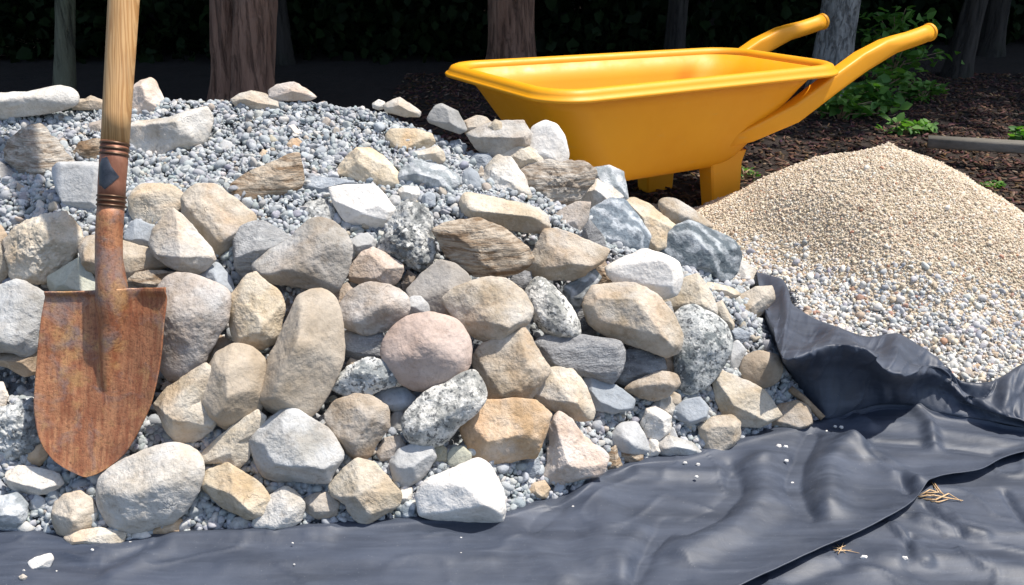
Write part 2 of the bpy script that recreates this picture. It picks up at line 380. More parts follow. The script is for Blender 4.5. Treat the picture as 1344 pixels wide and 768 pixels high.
# ------------------------------------------------------------------ grains (nobody could count them)
def ico(sub):
    bm = bmesh.new(); bmesh.ops.create_icosphere(bm, subdivisions=sub, radius=1); bm.verts.ensure_lookup_table()
    V = np.array([v.co[:] for v in bm.verts]); Fc = np.array([[v.index for v in f.verts] for f in bm.faces]); bm.free(); return V, Fc
ICO = {k: ico(k) for k in (1, 2, 3, 4, 5, 6)}
def pebble_shapes(sub, n, seed, rough=0.0):
    r = np.random.default_rng(seed); D, Fc = ICO[sub]; out = []
    for i in range(n):
        nrm = r.normal(size=(9, 3)); nrm /= np.linalg.norm(nrm, axis=1)[:, None]; dd = r.uniform(0.55, 0.9, 9)
        dots = np.clip(D @ nrm.T, 1e-3, None) / dd; rad = 1 / (np.sum(np.concatenate([dots, np.full((len(D), 1), 0.9)], 1)**40, 1))**(1 / 40)
        V = D * rad[:, None] * np.array([1.0, r.uniform(0.6, 1), r.uniform(0.42, 0.8)])
        out.append(V / np.abs(V).max())
    return out, Fc
def scatter(name, P, size, tint, mat_, sub=2, seed=1, smooth=False, flat=1.0):
    shapes, Fc = pebble_shapes(sub, 12, seed); r = np.random.default_rng(seed); n = len(P)
    k = r.integers(0, 12, n); nv = len(shapes[0]); S0 = np.array(shapes)[k]                # n,nv,3
    q = r.normal(size=(n, 4)); q /= np.linalg.norm(q, axis=1)[:, None]; w, x, y, z = q.T
    R = np.stack([1-2*(y*y+z*z), 2*(x*y-z*w), 2*(x*z+y*w), 2*(x*y+z*w), 1-2*(x*x+z*z), 2*(y*z-x*w), 2*(x*z-y*w), 2*(y*z+x*w), 1-2*(x*x+y*y)], -1).reshape(n, 3, 3)
    V = np.einsum('nij,nvj->nvi', R, S0) * size[:, None, None]; V[..., 2] *= flat
    V += P[:, None, :]
    Fa = (Fc[None] + (np.arange(n) * nv)[:, None, None]).reshape(-1, 3)
    me = mesh_np(name, V.reshape(-1, 3), Fa)
    at = me.attributes.new('tint', 'FLOAT_COLOR', 'POINT')
    col = np.ones((n, nv, 4), np.float32); col[..., :3] = tint[:, None, :]; at.data.foreach_set('color', col.ravel())
    return tag(link(name, me, mat_, smooth=smooth), kind='stuff')
def rnd_on(fn, n, x0, x1, y0, y1, keep, r):
    X = r.uniform(x0, x1, n * 4); Y = r.uniform(y0, y1, n * 4)
    z = fn(X, Y); e = 0.004; gx_ = (fn(X + e, Y) - z) / e; gy_ = (fn(X, Y + e) - z) / e
    a = np.sqrt(1 + gx_**2 + gy_**2); ok = (r.uniform(0, 1, n * 4) < a / 1.9) & keep(X, Y)
    X, Y, z = X[ok][:n], Y[ok][:n], z[ok][:n]; return np.stack([X, Y, z], -1)
def palette(n, cols, w, r, var=0.12):
    c = np.array(cols)[r.choice(len(cols), n, p=np.array(w) / sum(w))]; return np.clip(c * r.uniform(1 - var, 1 + var, (n, 1)) + r.normal(0, 0.008, (n, 3)), 0.02, 0.95)
r = np.random.default_rng(21)
in_view = lambda X, Y: (np.abs(X) < Y * 0.82 + 0.15)
GREYS = [(0.37, 0.39, 0.40), (0.43, 0.45, 0.46), (0.49, 0.505, 0.51), (0.30, 0.32, 0.34), (0.53, 0.51, 0.48), (0.46, 0.40, 0.33)]
GW = [5, 5, 3.2, 2.4, 1.3, 0.35]
keep = lambda X, Y: inside(X, Y, BASE) & in_view(X, Y) & (Y < 1.95) & (pile_z(X, Y) > ground_z(X, Y) - .01) & ((dent(X, Y) < 0.03) | (rk.uniform(0, 1, X.shape) < 0.22))
rk = np.random.default_rng(4)
P = rnd_on(pile_z, 78000, -1.75, 0.7, 0.98, 2.2, keep, r)
sz = np.clip(r.lognormal(0, 0.38, len(P)) * np.interp(P[:, 1], [1.15, 1.45, 1.75], [0.0053, 0.0045, 0.0036]), 0.0026, 0.0125); P[:, 2] += r.uniform(-0.25, 0.7, len(P)) * sz - dent(P[:, 0], P[:, 1])
scatter('gravel', P, sz, palette(len(P), GREYS, GW, r), M_GRAVEL, 2, 5)
P = rnd_on(pile_z, 2700, -1.75, 0.7, 0.98, 1.95, keep, r)
sz = r.uniform(0.008, 0.0145, len(P)) * np.interp(P[:, 1], [1.2, 1.7], [1.0, 0.75]); P[:, 2] += 0.25 * sz - dent(P[:, 0], P[:, 1])
scatter('gravel', P, sz, palette(len(P), GREYS, [4, 4, 4, 2.5, 2, 0.8], r), M_GRAVEL, 3, 6, smooth=True)
# gravel on the right
FIELD = [(0.62, 0.60, 0.56), (0.50, 0.50, 0.50), (0.72, 0.69, 0.63), (0.38, 0.38, 0.40), (0.55, 0.43, 0.32), (0.70, 0.60, 0.46), (0.45, 0.27, 0.20)]
keep = lambda X, Y: inside(X, Y, bank_poly) & (seg_dist(X, Y, BANK) > 0.004) & (Y < tan_line(X, Y) + 0.09) & (X > 0.35) & (X < Y * 0.85 + 0.15) & (Y < 2.0)
P = rnd_on(land_z, 32000, 0.3, 1.9, 1.2, 2.1, keep, r)
t = np.clip((P[:, 1] - tan_line(P[:, 0], P[:, 1]) + .03) / 0.12, 0, 1); P = P[r.uniform(0, 1, len(P)) > t]
sz = np.clip(r.lognormal(math.log(0.0042), 0.36, len(P)), 0.0024, 0.011); P[:, 2] += 0.004 + r.uniform(-0.2, 0.6, len(P)) * sz
scatter('gravel', P, sz, palette(len(P), FIELD, [5, 4, 4, 2, 1.6, 2.4, 0.35], r), M_GRAVEL, 2, 8)
# sand grains
TAN = [(0.66, 0.55, 0.41), (0.74, 0.64, 0.50), (0.58, 0.47, 0.34), (0.48, 0.37, 0.26), (0.76, 0.70, 0.60), (0.50, 0.27, 0.17)]
keep = lambda X, Y: sand_zone(X, Y) & in_view(X, Y) & (rk.uniform(0, 1, X.shape) < (Y - tan_line(X, Y) + .05) / .08)
P = rnd_on(land_z, 115000, 0.2, 1.9, 1.3, 2.75, keep, r)
sz = np.clip(r.lognormal(math.log(0.0026), 0.34, len(P)), 0.0018, 0.0085); P[:, 2] += 0.0055 + r.uniform(-0.3, 0.35, len(P)) * sz
scatter('sand', P, sz, palette(len(P), TAN, [5, 4.5, 3, 1.2, 1.8, 0.25], r), M_SAND, 1, 9)
# wood mulch on the forest floor
r = np.random.default_rng(31); n = 24000
X = r.uniform(-0.6, 4.2, n); Y = 2.3 + 2.9 * r.uniform(0, 1, n)**1.2; ok = ~sand_zone(X, Y) & (X < Y * 0.75); X, Y = X[ok], Y[ok]; n = len(X)
D0 = np.array([[-1, -1, -1], [1, -1, -1], [1, 1, -1], [-1, 1, -1], [-.8, -.7, 1], [.9, -.8, 1], [.8, .8, 1], [-1, .9, 1.]])
F0 = np.array([[0, 3, 2, 1], [4, 5, 6, 7], [0, 1, 5, 4], [1, 2, 6, 5], [2, 3, 7, 6], [3, 0, 4, 7]])
L = np.stack([r.uniform(0.005, 0.017, n), r.uniform(0.002, 0.0055, n), r.uniform(0.001, 0.003, n)], -1)
a = r.uniform(0, 6.28, n); ti = r.normal(0, 0.3, n); V = D0[None] * L[:, None]
V = np.stack([V[..., 0] * np.cos(ti)[:, None] - V[..., 2] * np.sin(ti)[:, None], V[..., 1], V[..., 0] * np.sin(ti)[:, None] + V[..., 2] * np.cos(ti)[:, None]], -1)
V = np.stack([V[..., 0] * np.cos(a)[:, None] - V[..., 1] * np.sin(a)[:, None], V[..., 0] * np.sin(a)[:, None] + V[..., 1] * np.cos(a)[:, None], V[..., 2]], -1)
V += np.stack([X, Y, ground_z(X, Y) + 0.006], -1)[:, None]
me = mesh_np('mulch', V.reshape(-1, 3), (F0[None] + (np.arange(n) * 8)[:, None, None]).reshape(-1, 4))
at = me.attributes.new('tint', 'FLOAT_COLOR', 'POINT'); col = np.ones((n, 8, 4), np.float32)
col[..., :3] = palette(n, [(0.085, 0.045, 0.032), (0.14, 0.075, 0.05), (0.05, 0.028, 0.02), (0.24, 0.17, 0.12)], [5, 4, 4, 0.9], r)[:, None]; at.data.foreach_set('color', col.ravel())
tag(link('mulch', me, M_CHIP, smooth=False), kind='stuff')
# ------------------------------------------------------------------ the black sheets
def net(cols, nu, nv, us=None, vs=None):
    """cols: list of columns, each the same number of (px,py,z); smooth surface through the world points"""
    P = np.array([[at_z(*p) for p in c] for c in cols]); a, b = P.shape[:2]
    us = np.arange(a) if us is None else us
    Q = smooth_interp(us, P, np.linspace(us[0], us[-1], nu)); Q = np.swapaxes(Q, 0, 1)
    return np.swapaxes(smooth_interp(np.arange(b) if vs is None else vs, Q, np.linspace(0, (b - 1) if vs is None else vs[-1], nv)), 0, 1)
def folds(P, strokes):
    for pts, h, w in strokes:
        L = [at_z(px, py, 0.0)[:2] for px, py in pts]
        d = seg_dist(P[..., 0], P[..., 1], L)
        P[..., 2] += h * np.exp(-(d / w)**2)
EDGE = [(-260, 700), (-100, 701), (0, 703), (60, 705), (110, 716), (150, 721), (200, 709), (250, 704), (330, 702), (440, 693), (560, 684), (650, 680),
        (705, 664), (760, 650), (805, 622), (845, 608), (900, 603), (950, 588), (1005, 572), (1050, 562), (1085, 553),
        (1110, 546), (1150, 534), (1190, 534), (1230, 544), (1290, 553), (1344, 563), (1480, 575)]
LAST = {  # where the lower hem of the upper sheet runs
    900: (900, 812), 950: (938, 786), 1005: (985, 762), 1050: (1035, 738), 1085: (1085, 716), 1110: (1120, 701), 1150: (1165, 679), 1190: (1196, 660),
    1230: (1228, 628), 1290: (1285, 616), 1344: (1338, 594), 1480: (1480, 570)}
cols = []
for i, (x, y) in enumerate(EDGE):
    lx, ly = LAST.get(x, (x, 905)); hz = 0.012 if x in LAST else 0.0
    if x <= 1085: top = [(x, y - 8, 0.002), (x, y - 1, 0.009), (x, y + 12, 0.006)]
    else: top = [(x, y - 2, 0.012), (x, y + 4, 0.006), (x, y + 10, 0.004)]
    ys = np.linspace(y + 12 if x <= 1085 else y + 10, ly, 5)[1:]
    xs = np.linspace(x, lx, 5)[1:]
    body = [(xx, yy, zz) for xx, yy, zz in zip(xs, ys, (0.004, 0.005, 0.006, 0.014 if x in LAST else 0.003))]
    cols.append(top + body)
PA = net(cols, 420, 200)
folds(PA, [
    ([(735, 640), (728, 672), (700, 700)], -0.008, 0.018), ([(770, 640), (800, 690), (790, 740)], 0.010, 0.030), ([(662, 700), (700, 720), (740, 760)], 0.006, 0.02),
    ([(960, 615), (968, 650), (945, 680), (900, 700)], -0.010, 0.014), ([(1000, 610), (1000, 660), (960, 700), (900, 730)], 0.014, 0.028),
    ([(1065, 575), (1050, 610), (1040, 640), (1060, 680)], -0.012, 0.015), ([(1110, 590), (1085, 620), (1085, 670)], 0.020, 0.030), ([(1120, 590), (1160, 612), (1200, 640)], 0.013, 0.016),
    ([(1140, 600), (1180, 625), (1190, 650)], -0.010, 0.010), ([(1100, 560), (1180, 560), (1260, 575), (1344, 590)], 0.008, 0.018), ([(1150, 585), (1230, 590), (1300, 600)], -0.006, 0.012),
    ([(60, 740), (130, 750), (200, 720)], -0.005, 0.016), ([(150, 760), (230, 715), (420, 706)], 0.006, 0.018), ([(300, 745), (500, 735), (640, 740)], 0.004, 0.016),
    ([(840, 625), (930, 628), (1030, 605)], 0.006, 0.014), ([(880, 690), (850, 730), (830, 770)], -0.008, 0.012), ([(840, 700), (815, 740), (820, 775)], 0.007, 0.016),
    ([(1190, 535), (1215, 555), (1225, 590)], 0.012, 0.012), ([(1110, 545), (1140, 565)], 0.008, 0.012)])
nz = PA[..., 2]; q_ = np.stack([PA[..., 0], PA[..., 1], 0 * nz], -1)
crz = (1 - np.abs(noise3(q_ * 13 + 0.8 * fbm(q_ * 5, 47, 2)[..., None], 46)) * 1.0)**14 * sstep(0.1, 0.7, fbm(q_ * 4, 48, 2) + 0.35)
nz += 0.0026 * crz + 0.0022 * fbm(q_ * np.array([3, 11, 1.]), 40, 4) + 0.0010 * fbm(q_ * 20 + 0.35 * fbm(q_ * 6, 44, 2)[..., None], 41, 3)
nz[:] = np.maximum(nz, 0.001)
# the bank: back edge, crest, wall, foot
def rs(L, n):
    L = np.array(L, float); s = np.r_[0, np.cumsum(np.hypot(*np.diff(L[:, :2], axis=0).T))]; return smooth_interp(s, L, np.linspace(0, s[-1], n))
nB = 34
R0 = rs(BACK_PX, nB)
RG = rs(RIDGE_PX, nB)
FOOT = [(1000, 452, .02), (1030, 492, .012), (1056, 530, .010), (1085, 551, .010)] + [(x, y - 2, .012) for x, y in EDGE if x > 1085]
FT = rs(FOOT, nB)
PB = []
for i in range(nB):
    b0, rg, ft = R0[i], RG[i], FT[i]; w = at_z(*rg); f = at_z(*ft); bk = at_z(*b0)
    dn = f - w; wl = w + dn * 0.5 + np.array([0, 0.012, 0.0])
    tuck = bk + np.array([0.02, 0.05, -0.035])
    PB.append([tuck, bk + np.array([0, 0, 0.004]), bk * 0.5 + w * 0.5 + np.array([0, 0, -0.012 * math.sin(i * 1.3)]), w + np.array([0, 0.006, 0.002]), w + np.array([0, -0.005, -0.008]), wl, w * 0.12 + f * 0.88, f])
PB = np.array(PB)
PB = smooth_interp(np.arange(nB), PB, np.linspace(0, nB - 1, 330)); PB = np.swapaxes(smooth_interp(np.arange(8), np.swapaxes(PB, 0, 1), np.linspace(0, 7, 110)), 0, 1)
u = np.linspace(0, 1, 330)[:, None]; vv = np.linspace(0, 1, 110)[None]
amp = np.sin(np.pi * np.clip(vv, 0, 1))
dr = 0.010 * fbm(np.stack([u * 16 + 0 * vv, vv * 1.6 + 0 * u, 0 * u + 0 * vv], -1), 50, 3) + 0.004 * fbm(np.stack([u * 46 + 0 * vv, vv * 5 + 0 * u, 0 * u + 0 * vv], -1), 51, 3)
dr = dr + 0.006 * (1 - np.abs(noise3(np.stack([u * 30 + 4 * vv, vv * 4 + 3 * u, 0 * u + 0 * vv], -1), 53)))**8
PB[..., 1] -= dr * amp; PB[..., 2] += 0.7 * dr * amp * np.clip(1.3 - vv * 1.3, 0, 1)
a, b, c_, d_ = *PA.shape[:2], *PB.shape[:2]
ia = np.arange(a * b).reshape(a, b); ib = np.arange(c_ * d_).reshape(c_, d_) + a * b
quads = lambda idx: np.stack([idx[:-1, :-1], idx[1:, :-1], idx[1:, 1:], idx[:-1, 1:]], -1).reshape(-1, 4)
me = mesh_np('sheet', np.concatenate([PA.reshape(-1, 3), PB.reshape(-1, 3)]), np.concatenate([quads(ia), quads(ib)]))
o = link('plastic_sheet', me, M_TARP); s_ = o.modifiers.new('solid', 'SOLIDIFY'); s_.thickness = 0.0014; s_.offset = 0
tag(o, 'wide black plastic sheet spread along the heap foot and rising up the bank', 'plastic sheet')
# lower sheet, wrinkled
lx_, ly_ = np.meshgrid(np.linspace(0.0, 1.5, 300), np.linspace(0.45, 1.45, 220), indexing='ij')
q_ = np.stack([lx_, ly_, 0 * lx_], -1)
w_ = fbm(q_ * 5 + 0.5 * fbm(q_ * 4, 61, 2)[..., None], 60, 3)
lz = -0.010 + 0.008 * (1 - np.abs(w_))**3 + 0.001 * fbm(q_ * 22, 62, 3) + 0.004 * (1 - np.abs(noise3(q_ * 15 + 0.9 * fbm(q_ * 6, 66, 2)[..., None], 65)))**12
LP = np.stack([lx_, ly_, lz], -1)
folds(LP, [([(1175, 690), (1200, 715), (1215, 735)], 0.012, 0.008), ([(1195, 700), (1190, 735)], -0.006, 0.008), ([(1210, 680), (1250, 690), (1290, 700)], 0.010, 0.012),
           ([(1260, 720), (1290, 740)], 0.008, 0.006), ([(1320, 640), (1344, 680)], -0.008, 0.007), ([(1215, 660), (1240, 680), (1262, 698)], -0.006, 0.006),
           ([(1140, 740), (1230, 725), (1344, 745)], 0.010, 0.022), ([(1040, 760), (1120, 735), (1190, 745)], -0.006, 0.014)])
LP[..., 2] = np.minimum(LP[..., 2], 0.004)
me = grid_mesh('lower', LP); o = link('plastic_sheet', me, M_TARP); s_ = o.modifiers.new('solid', 'SOLIDIFY'); s_.thickness = 0.0014; s_.offset = -1
tag(o, 'crumpled lower black sheet in the bottom right corner, under the wavy hem', 'plastic sheet')
def sheet_z(x, y):
    i = np.argmin((PA[..., 0] - x)**2 + (PA[..., 1] - y)**2); return PA.reshape(-1, 3)[i, 2]
def lower_z(x, y):
    i = np.argmin((LP[..., 0] - x)**2 + (LP[..., 1] - y)**2); return LP.reshape(-1, 3)[i, 2]
# ------------------------------------------------------------------ the stones, each a thing of its own
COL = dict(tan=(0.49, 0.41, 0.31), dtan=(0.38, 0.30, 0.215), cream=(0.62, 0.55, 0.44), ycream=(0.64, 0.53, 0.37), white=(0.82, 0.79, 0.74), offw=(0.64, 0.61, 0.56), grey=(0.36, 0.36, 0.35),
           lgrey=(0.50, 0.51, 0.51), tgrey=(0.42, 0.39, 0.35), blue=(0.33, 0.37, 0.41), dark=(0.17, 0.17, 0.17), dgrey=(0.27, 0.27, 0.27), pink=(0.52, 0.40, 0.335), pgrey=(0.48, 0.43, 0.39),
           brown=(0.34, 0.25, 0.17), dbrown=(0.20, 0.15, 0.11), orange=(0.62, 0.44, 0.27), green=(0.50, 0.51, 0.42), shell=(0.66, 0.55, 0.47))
def rock_mesh(poly, tf, tb, p, jit, amp, sub, seed, ridge):
    """poly (n,2) metres about its centre, x right, y up, z to the viewer; a closed faceted body whose outline is poly"""
    r = np.random.default_rng(seed); D, Fc = ICO[sub]; full = poly; poly = hull2(poly); n = len(poly); size = np.sqrt(np.ptp(poly[:, 0]) * np.ptp(poly[:, 1]))
    Ns, ds = [], []
    for i in range(n):
        a, b = poly[i], poly[(i + 1) % n]; e = b - a; L = np.hypot(*e)
        if L < 1e-6: continue
        nr = np.array([e[1], -e[0]]) / L
        dist = nr @ a
        if dist < 0: nr, dist = -nr, -dist
        up_ = nr[1]
        af = math.radians(np.clip(r.normal(36 + 10 * up_, 11), 12, 66)); ab = math.radians(r.uniform(20, 50))
        Ns.append((nr[0] * math.cos(af), nr[1] * math.cos(af), math.sin(af))); ds.append(dist * math.cos(af))
        Ns.append((nr[0] * math.cos(ab), nr[1] * math.cos(ab), -math.sin(ab))); ds.append(dist * math.cos(ab))
    c = np.array([jit[0], jit[1], 1.0]); c /= np.linalg.norm(c); Ns.append(tuple(c)); ds.append(tf * c[2])
    Ns.append((r.normal(0, .2), r.normal(0, .2), -1.0)); ds.append(tb)
    if ridge is not None:                                # a second face under (or beside) the main one
        rx, ry, k = ridge; c = np.array([rx, ry, 1.0]); c /= np.linalg.norm(c); Ns.append(tuple(c)); ds.append(tf * k * c[2])
    for _ in range(6):
        c = np.array([r.normal(0, .9), r.normal(0, .9), 1.0]); c /= np.linalg.norm(c)
        ext = np.max(poly @ c[:2]) ; Ns.append(tuple(c)); ds.append(max(ext * r.uniform(0.95, 1.1), tf * 0.45))
    Ns = np.array(Ns); Ns /= np.linalg.norm(Ns, axis=1)[:, None]; ds = np.array(ds)
    t = np.clip(D @ Ns.T, 1e-4, None) / ds[None]
    m = t.max(1, keepdims=True); rad = 1 / (m[:, 0] * np.sum((t / m)**p, 1)**(1 / p))
    V = D * rad[:, None]
    ph = np.arctan2(V[:, 1], V[:, 0]); k_ = np.clip(radial(full, ph) / radial(poly, ph), .55, 1.0); cz_ = np.hypot(D[:, 0], D[:, 1]); k_ = 1 + (k_ - 1) * cz_**1.0; V[:, 0] *= k_; V[:, 1] *= k_
    sc = np.abs(poly).max(0) / np.maximum(np.abs(V[:, :2]).max(0), 1e-6); V[:, :2] *= np.clip(sc, 0.9, 1.12)
    q = V / size; s = seed % 97 * 3.1
    rdg = 1 - np.abs(noise3(q * 2.6 + s, 5)) * 2
    d = 0.38 * fbm(q * 2.0 + s, 1, 2) + 0.40 * fbm(q * 5.5 + s, 2, 4, 0.55) + 0.35 * rdg * noise3(q * 1.7 + s, 9)
    d = d + 0.10 * (np.abs(fbm(q * 11 + s, 12, 3, 0.6)) - 0.3)
    if amp > 0.05: d = d + 0.5 * np.abs(fbm(q * 7 + s, 6, 4, 0.6)) - 0.2
    V = V + (V / np.linalg.norm(V, axis=1)[:, None]) * (d * amp * size)[:, None]
    return V, Fc
def hull2(P):
    P = sorted(map(tuple, P)); H = []
    for seq in (P, P[::-1]):
        h = []
        for p in seq:
            while len(h) > 1 and (h[-1][0]-h[-2][0])*(p[1]-h[-2][1]) - (h[-1][1]-h[-2][1])*(p[0]-h[-2][0]) <= 0: h.pop()
            h.append(p)
        H += h[:-1]
    return np.array(H)
def radial(poly, phi):
    dx, dy = np.cos(phi), np.sin(phi); r_ = np.full(len(phi), 1e-6)
    for i in range(len(poly)):
        a, e = poly[i], poly[(i + 1) % len(poly)] - poly[i]; den = dx * e[1] - dy * e[0]
        with np.errstate(all='ignore'):
            t = (a[0] * e[1] - a[1] * e[0]) / den; s = (a[0] * dy - a[1] * dx) / den
        ok = (t > 0) & (s >= -1e-6) & (s <= 1 + 1e-6); r_ = np.where(ok, np.maximum(r_, t), r_)
    return r_
ROCKS = []
def rock(style, col, label, poly, o=0.018, t=0.5, p=None, jit=None, amp=None, ridge=None, group='stones of the heap', name='stone', z=None, surf=None, seed=None):
    i = len(ROCKS); seed = seed or (i * 37 + 11); r = np.random.default_rng(seed)
    pp = np.array(poly, float); 
    # centroid
    x, y = pp[:, 0], pp[:, 1]; x2, y2 = np.roll(x, -1), np.roll(y, -1); cr = x * y2 - x2 * y; A = cr.sum() / 2
    cx, cy = ((x + x2) * cr).sum() / (6 * A), ((y + y2) * cr).sum() / (6 * A)
    if surf == 'sheet': P0 = at_z(cx, cy, sheet_z(*at_z(cx, cy, 0.0)[:2])); depth = (P0 - CO) @ CF
    else:
        fn = surf or heap_surf; P0, depth = hit(fn, cx, cy)
    if P0[1] > 1.86 and surf is None:                      # on the crest: rest it where the sight line passes closest over the heap
        t_ = np.linspace(1.2, 1.9, 160); Q = CO + t_[:, None] * ray(cx, cy); gap = Q[:, 2] - heap_surf(Q[:, 0], Q[:, 1]); depth = t_[int(np.argmin(gap))]
    depth -= o
    pp = (pp - (cx, cy)) * (1.08 if surf is None else 1.0) + (cx, cy)
    S_ = (pp - (cx, cy)) / F_PX * depth * np.array([1, -1]); w, h = np.ptp(S_[:, 0]), np.ptp(S_[:, 1]); md = min(w, h)
    ctr = CO + ray(cx, cy) * depth
    big = max(np.ptp(x), np.ptp(y)); sub = 6 if big > 62 else (5 if big > 26 else 4)
    st = 'smooth' if style == 'smooth' else style
    p = p or {'smooth': 16, 'limestone': 70, 'granite': 20, 'marble': 60, 'slate': 44, 'layered': 36}[style]
    amp = amp if amp is not None else {'smooth': 0.024, 'limestone': 0.036, 'granite': 0.045, 'marble': 0.034, 'slate': 0.030, 'layered': 0.048}[style]
    jit = jit or (r.uniform(-.25, .25), r.uniform(.12, .55))
    if ridge is None: ridge = (r.uniform(-.5, .5), -r.uniform(.5, 1.0), r.uniform(0.80, 1.0))
    V, Fc = rock_mesh(S_, md * t, md * 0.5, p, jit, amp, sub, seed, ridge)
    V = V[:, :1] * CR + V[:, 1:2] * CU - V[:, 2:] * CF
    c = np.array(COL[col] if isinstance(col, str) else col) * r.uniform(0.92, 1.04)
    o_ = link(name, mesh_np(name, V, Fc), STONE[st], loc=tuple(ctr))
    o_.color = (*c, 1); tag(o_, label, 'pebble' if name == 'pebble' else 'stone', group); ROCKS.append(o_); return o_
L_, SM, GR, MA, SL, LA = 'limestone', 'smooth', 'granite', 'marble', 'slate', 'layered'
R = rock
# --- top left
R(L_, 'offw', 'long pale boulder on the heap top at the left edge of the photo', [(-60,124),(0,123),(35,122),(60,116),(74,113),(90,117),(97,127),(95,138),(70,147),(30,153),(-40,158)], o=0.03, p=12)
R(L_, 'tan', 'low tan stone on the crest, between the long pale boulder and the spade handle', [(92,131),(112,130),(118,126),(132,131),(139,136),(137,144),(97,144)], o=0)
R(L_, 'shell', 'pointed block with a pale rim standing on the crest just right of the wooden handle', [(168,120),(185,108),(197,104),(204,109),(214,130),(219,146),(205,157),(172,158),(164,142)], o=0.0, t=0.45)
R(L_, 'offw', 'large bright white slab right of the spade ferrule, on the gravel', [(166,167),(180,160),(215,158),(245,148),(268,142),(273,150),(274,168),(266,190),(250,198),(215,212),(190,216),(170,208),(166,190)], o=0.02, jit=(-.1,.6), p=40)
R(L_, 'pgrey', 'small pinkish stone peeping out left of the wooden handle', [(117,163),(135,157),(143,170),(140,181),(126,180),(118,174)], o=0.0)
R(LA, 'tgrey', 'brown rock with a split grainy face and a white back, near the left edge', [(8,200),(16,184),(35,167),(55,166),(72,185),(84,200),(97,215),(95,226),(76,232),(72,246),(62,252),(45,247),(30,236),(20,222),(10,208)], jit=(-.35,.2), amp=0.06)
R(LA, 'dtan', 'small brown striped stone left of the ringed ferrule', [(97,200),(105,188),(120,184),(138,184),(140,216),(118,221),(100,213)], o=0.01)
R(SM, 'lgrey', 'smooth pale grey slab leaning left of the ferrule, flat topped', [(71,226),(80,219),(138,219),(140,294),(120,298),(95,288),(85,266),(77,250)], p=48, t=0.35, jit=(.1,.35))
R(SL, 'tgrey', 'dull grey stone cut off by the left edge, beside the split brown rock', [(-30,212),(0,213),(15,226),(28,240),(20,246),(0,252),(-30,252)], o=0.0)
R(L_, 'cream', 'rounded cream stone touching the right side of the ferrule', [(169,260),(178,246),(200,242),(225,245),(238,255),(240,268),(225,286),(212,300),(195,298),(175,286)], p=12)
R(L_, 'tan', 'big flat tan stone tapering downward, second to the right of the ferrule', [(240,262),(250,250),(262,245),(285,248),(310,265),(330,280),(333,294),(318,312),(298,332),(288,339),(273,326),(256,303),(242,280)], o=0.02, jit=(.1,.3), p=48, ridge=(-.5,-.3,1))
R(LA, 'dtan', 'cream and brown wedge in the gravel with a rough ribbed front', [(305,243),(322,230),(350,218),(375,205),(391,202),(394,215),(397,228),(392,247),(375,260),(342,272),(320,268),(307,256)], o=0.02, amp=0.04)
R(L_, 'ycream', 'yellowish white stone with smooth sloping top, above the white slab in the gravel', [(443,226),(456,206),(472,196),(487,196),(505,208),(520,225),(529,240),(522,253),(508,255),(488,246),(465,236),(446,231)], o=0.02, jit=(.2,.5), p=48)
R(SM, 'white', 'white flat topped slab below the yellowish white stone', [(434,250),(450,247),(490,246),(505,259),(518,276),(515,286),(500,304),(488,308),(470,300),(450,286),(438,266)], o=0.025, jit=(0,.55), p=52, ridge=(-.1,-1.3,.75))
R(SL, 'blue', 'thin blue grey slate half under the yellowish white stone', [(393,240),(410,233),(440,234),(466,240),(458,248),(436,253),(430,259),(418,262),(404,255)], o=0.005, t=0.4)
R(GR, 'grey', 'craggy crystalline grey rock in the middle of the heap', [(491,326),(500,310),(514,290),(522,275),(540,267),(560,274),(570,300),(573,332),(565,350),(553,359),(540,350),(520,340),(500,332)], o=0.03, amp=0.085, p=9)
R(MA, 'lgrey', 'marbled grey white stone on the gravel under two tan blocks', [(523,235),(530,222),(545,211),(560,214),(580,218),(600,232),(602,241),(588,251),(570,254),(550,246),(530,243)], o=0.012)
R(L_, 'ycream', 'tan block with a dark brown spot, upper one of the pair on the gravel', [(508,178),(515,170),(545,170),(565,176),(570,188),(560,197),(535,201),(515,193)], o=0.012)
R(L_, 'cream', 'flat cream block directly under the tan block with the brown spot', [(520,212),(525,203),(552,198),(573,192),(581,200),(583,211),(572,218),(550,216),(530,219)], o=0.0)
R(SM, 'grey', 'smooth mid grey pointed stone on the right shoulder of the gravel', [(562,155),(572,140),(580,137),(600,146),(612,170),(602,175),(580,167),(565,161)], o=0.0, p=52)
R(L_, 'offw', 'low cream stone on the crest left of the smooth grey pointed one', [(504,138),(515,132),(525,128),(537,136),(551,146),(550,153),(530,153),(508,147)], o=0.0)
R(L_, 'white', 'tiny white stone on the crest at the left end of the low cream one', [(489,136),(497,131),(505,134),(506,142),(497,144),(490,142)], o=0.0)
R(L_, 'shell', 'long low cream stone topmost on the crest near the thick double trunk', [(354,119),(365,111),(385,108),(400,116),(414,127),(405,132),(370,132),(355,128)], o=0.0)
R(L_, 'tan', 'cream lump with a dark notch just below the crest, under the thick double trunk', [(305,131),(315,124),(330,120),(347,123),(365,132),(370,142),(355,149),(335,151),(315,146)], o=0.005)
R(L_, 'orange', 'small orange pebble alone on the upper gravel', [(377,190),(383,182),(391,182),(400,190),(398,198),(385,200),(378,196)], o=0.004, name='pebble')
R(L_, 'orange', 'tiny rusty pebble on the gravel above the cream and brown wedge', [(340,203),(345,196),(351,199),(350,207),(343,209)], o=0.003, name='pebble')
R(SM, 'lgrey', 'pale grey cube of gravel up right from the bright white slab', [(286,192),(294,184),(304,187),(306,197),(297,203),(288,200)], o=0.004, name='pebble', p=40)
R(L_, 'white', 'white oblong pebble on the upper gravel between orange pebble and crest', [(378,166),(386,164),(396,175),(394,182),(386,181)], o=0.004, name='pebble')
R(GR, 'grey', 'rough grey chunk in the gravel between the wedge and the white slab', [(395,276),(405,266),(424,262),(437,271),(440,288),(430,298),(412,293),(398,291)], o=0.004)
